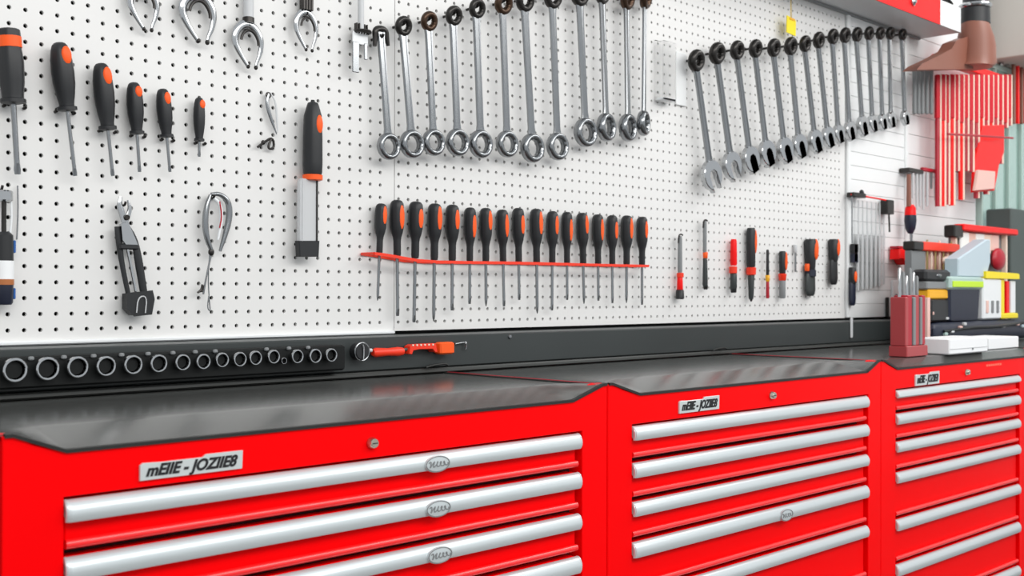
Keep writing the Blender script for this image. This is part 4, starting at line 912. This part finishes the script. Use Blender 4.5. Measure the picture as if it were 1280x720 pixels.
# red translucent stand with rods
Yt = -.50; xa, xb = B(1134, 400, Yt).x, B(1160, 400, Yt).x; zt_ = B(1147, 369, Yt).z
t = thing('rod_stand', 'tall red stand filled with grey rods at the left of the right worktop', 'tool stand', (xa, Yt, wz(Yt)))
W_, H_ = xb-xa, zt_-wz(Yt)
MB().rbox(0, W_, 0, .05, 0, .028, .002).build('base', M['dullred'], t)
for k, (a_, b_, mt_) in enumerate(((0, .14, 'dullred'), (.16, .36, 'crimson'), (.38, .50, 'grey'), (.52, .70, 'dullred'), (.72, .82, 'grey'), (.84, 1, 'crimson'))):
    MB().rbox(W_*a_, W_*b_, .004+.003*(k % 2), .046, .028, H_*(1 if k % 2 else .97), .002).build('stand_slat', M[mt_], t)
for k in range(6):
    x = W_*(.08+.165*k); MB().lathe([(H_*.96, .0045), (H_*1.42-.01*(k % 3), .0045), (H_*1.45-.01*(k % 3), .002)], c=(x, .025, 0), n=10).build('rod', M['grey'] if k % 2 else M['chrome'], t)
# orange rail holder behind
Yo = -.16; xa, xb = B(1143, 400, Yo).x, B(1200, 400, Yo).x
t = thing('display_stand', 'grey backed display stand with orange red top rail on the worktop', 'display stand', (xa, Yo, wz(Yo)))
W_ = xb-xa
def hz(py, px=1170): return B(px, py, Yo).z-wz(Yo)
MB().rbox(0, W_*.20, 0, .04, hz(314), hz(303), .003).build('rail_cap', M['steeldark'], t)
MB().rbox(W_*.20, W_, 0, .04, hz(314), hz(303), .003).build('top_rail', M['orangered'], t)
MB().rbox(.004, W_*.30, .01, .035, 0, hz(314), .002).build('side_panel', M['grey'], t)
MB().rbox(W_*.32, W_, .03, .036, 0, hz(314), .002).build('back_panel', M['pink'], t)
for k in range(7):
    x = W_*(.36+.09*k); MB().lathe([(0.15, .004), (hz(312), .004), (hz(300+(k % 3)*3), .003)], c=(x, .015, 0), n=8).build('held_rod', M['cream'] if k % 2 else M['brass'], t)
MB().ell((W_*.78, .012, hz(325)), (.035, .012, .016), 14, 8).build('packet', M['cream'], t)
MB().ell((W_*.80, .006, hz(331)), (.018, .010, .010), 14, 8).build('label_dot', M['orangered'], t)
# stacked cases in front of it
Yp = -.215
def lay(name, label, cat, px0, px1, py0, py1, Y, dep, mt, r=.004):
    xa, xb = B(px0, 400, Y).x, B(px1, 400, Y).x; pm = (px0+px1)/2
    o = MB().rbox(xa, xb, Y, Y+dep, B(pm, py1, Y).z, B(pm, py0, Y).z, r).build(name, M[mt]); tag(o, label, cat); return o
# black tool case (big dark mass)
Yk = -.26
xa, xb = B(1163, 400, Yk).x, B(1284, 400, Yk).x; z0 = wz(Yk)
t = thing('tool_bag', 'long low black tool bag under the coloured boxes on the right worktop', 'tool bag', (xa, Yk, z0)); W_ = xb-xa
def hk(py, px=1220): return B(px, py, Yk).z-z0
R = []
for u, k in ((0, .7), (.02, .95), (.1, 1), (.5, 1.02), (.9, 1), (.98, .95), (1, .7)):
    x = W_*u; hh = hk(401); R.append([(x, -.0, hh*.06), (x, -.012*k, hh*.25), (x, -.012*k, hh*.75), (x, .0, hh*.97*k), (x, .05, hh*k), (x, .09, hh*.9*k), (x, .095, hh*.1), (x, .05, 0)])
MB().rings(R).build('bag_body', M['navy'], t, 60)
MB().tube([(W_*.08, -.014, hk(412)), (W_*.35, -.020, hk(408)), (W_*.62, -.020, hk(409)), (W_*.93, -.014, hk(405))], .005, 8).build('strap', M['black'], t)
for u, py, mt_ in ((.08, 415, 'teal'), (.14, 412, 'whiteplastic'), (.22, 408, 'pink'), (.26, 404, 'lightgrey'), (.66, 409, 'lightgrey'), (.82, 407, 'pink'), (.88, 410, 'bluewhite')):
    MB().rbox(W_*u, W_*u+.02, -.020, -.010, hk(py+2), hk(py-2), .002).build('buckle', M[mt_], t)
# items stacked on the bag
zb = z0+hk(401)+.003
def onbag(name, label, cat, px0, px1, py0, Y, dep, mt, zbase, r=.004):
    xa, xb = B(px0, 400, Y).x, B(px1, 400, Y).x
    zt_ = B((px0+px1)/2, py0, Y).z
    o = MB().rbox(xa, xb, Y, Y+dep, zbase, zt_, r).build(name, M[mt])
    if label: tag(o, label, cat)
    return o, xa, xb, zt_
Y1 = Yk+.005
o, xa, xb, zz = onbag('small_case', 'dark case with pale marks at the left end of the tool bag', 'case', 1165, 1186, 374, Y1, .05, 'black', zb)
MB().rbox(xa+.004, xa+.010, Y1-.003, Y1+.001, zb+.02, zb+.03, .001).build('clasp', M['pink'], o); MB().rbox(xb-.022, xb-.004, Y1-.003, Y1+.001, zb+.004, zb+.012, .001).build('name_strip', M['lightgrey'], o)
o2, xa, xb, z2 = onbag('amber_box', 'amber yellow box on the small dark case', 'box', 1161, 1187, 362, Y1, .05, 'amber', zz+.0005)
o3, xa, xb, z3 = onbag('grey_case', 'black and grey case stacked on the amber box', 'case', 1159, 1189, 352, Y1, .055, 'grey', z2+.0005)
o4, xa, xb, z4 = onbag('black_pouch', 'glossy black pouch topmost of the small case stack', 'pouch', 1158, 1189, 337, Y1, .05, 'black', z3+.0005, .008)
MB().ell(((xa+xb)/2, Y1-.001, (z3+z4)/2), (.02, .004, .006), 12, 6).build('shine_plate', M['steel'], o4)
o, *_ = standbox('orange_strip', 'narrow orange and white board edge left of the tool bag', 'board', 1159.5, 1163, 372, 0, -.27, .02, 'pink', .001)
# black container with lime labelled lid
Y2 = Yk-.002
xa, xb = B(1187, 400, Y2).x, B(1226, 400, Y2).x
t = thing('storage_tub', 'black storage tub with pale lid and lime label on the tool bag', 'storage tub', (xa, Y2, zb)); W_ = xb-xa
def h2_(py, px=1207): return B(px, py, Y2).z-zb
MB().rings([[(W_*.5+(x-.5)*W_*k, .035+(y-.5)*.07*k, z) for x, y in ((.04, 0), (.96, 0), (1, .1), (1, .9), (.96, 1), (.04, 1), (0, .9), (0, .1))] for z, k in ((0, .90), (.004, .93), (h2_(362), 1))]).build('tub', M['navy'], t, 30)
MB().rbox(-.008, W_+.008, -.006, .078, h2_(362), h2_(346), .006).build('lid', M['teal'], t)
MB().rbox(.006, W_+.002, -.009, -.0055, h2_(359), h2_(351.5), .001).build('lime_label', M['lime'], t)
zl = zb+h2_(346)
o = MB(); xa_, xb_ = B(1200, 400, Y2).x, B(1240, 400, Y2).x
za = zl+.0006; zc_ = B(1225, 298, Y2).z
o.prism([(xa_, za), (xb_-.035, za), (xb_, za+.05), (xb_, zc_), (xb_-.03, zc_), (xa_, zl+(zc_-zl)*.45)], Y2+.005, Y2+.05, .004)
tag(o.build('folded_bag', M['bluewhite']), 'pale blue folded plastic bag leaning on the lid of the tub', 'plastic bag')
# white tub with yellow lid
Y3 = Yk-.001; xa, xb = B(1229, 400, Y3).x, B(1252, 400, Y3).x
t = thing('white_tub', 'white tub of small packets beside the black storage tub', 'tub', (xa, Y3, zb)); W_ = xb-xa
MB().rbox(0, W_, 0, .06, 0, h2_(348, 1240), .005).build('tub', M['whiteplastic'], t)
for k in range(3): MB().rbox(W_*(.15+.28*k), W_*(.26+.28*k), -.003, .001, h2_(392), h2_(376), .001).build('print_mark', M['grey' if k else 'pink'], t)
xa, xb = B(1252.5, 400, Y3).x, B(1273, 400, Y3).x; W_ = xb-xa
t = thing('yellow_rack', 'yellow plastic rack with red and white tubes at the right', 'rack', (xa, Y3, zb))
MB().rbox(0, W_, 0, .05, 0, h2_(393), .003).build('base_bar', M['yellow'], t)
MB().rbox(0, W_*.22, .004, .02, h2_(393), h2_(348), .002).build('post', M['yellow'], t)
MB().rbox(W_*.35, W_*.52, .004, .02, h2_(393), h2_(350), .002).build('red_tube', M['redglossy'], t)
MB().rbox(W_*.62, W_*.9, .004, .02, h2_(393), h2_(350), .002).build('white_tube', M['whiteplastic'], t)
x00 = B(1231, 400, Y3).x-xa
MB().rings([[(x, -.004, h2_(347.5)+.001), (x, .055, h2_(347.5)+.001), (x, .055, h2_(338+d)), (x, -.004, h2_(338+d))] for x, d in ((x00, 0), (W_*.9, 1.5), (W_, 3))]).build('top_bar', M['yellow'], t)
# upper red tray rack
Y4 = -.14; xa, xb = B(1190, 400, Y4).x, B(1268, 400, Y4).x; W_ = xb-xa; z0 = wz(Y4)
t = thing('hook_rack', 'tall rack with bright red top bar and hanging white packets', 'display rack', (xa, Y4, z0))
def h4(py, px=1230): return B(px, py, Y4).z-z0
MB().rbox(0, W_*.13, -.01, .03, h4(300), h4(285), .004).build('bar_end', M['steeldark'], t)
MB().rbox(W_*.11, W_, -.015, .025, h4(291), h4(283), .004).build('top_bar', M['redglossy'], t)
for x in (W_*.06, W_*.86): MB().rbox(x, x+.012, .0, .02, 0, h4(286), .002).build('post', M['cream'], t)
MB().rbox(W_*.06, W_*.93, .02, .028, h4(360), h4(290), .001).build('back_sheet', M['grey'], t)
for k in range(5):
    x = W_*(.14+.12*k); MB().rbox(x, x+.07, .002+.003*(k % 2), .012+.003*(k % 2), h4(313+(k % 2)*4), h4(292), .003).build('packet', M[['white', 'pink', 'white', 'cream', 'pink'][k]], t)
MB().ell((W_*.70, -.004, h4(324, 1245)), (.05, .02, 14*mpp(1245, Y4)), 16, 10).build('dark_pouch', M['crimson'], t)
# dark greenish cabinet at the far right edge behind
xa = B(1262, 400, -.11).x
o = MB().rbox(xa, xa+.55, -.115, -.02, .0, B(1275, 262, -.11).z, .004).build('side_locker', M['frame']); tag(o, 'dark green grey locker at the right photo edge behind the worktop', 'locker')
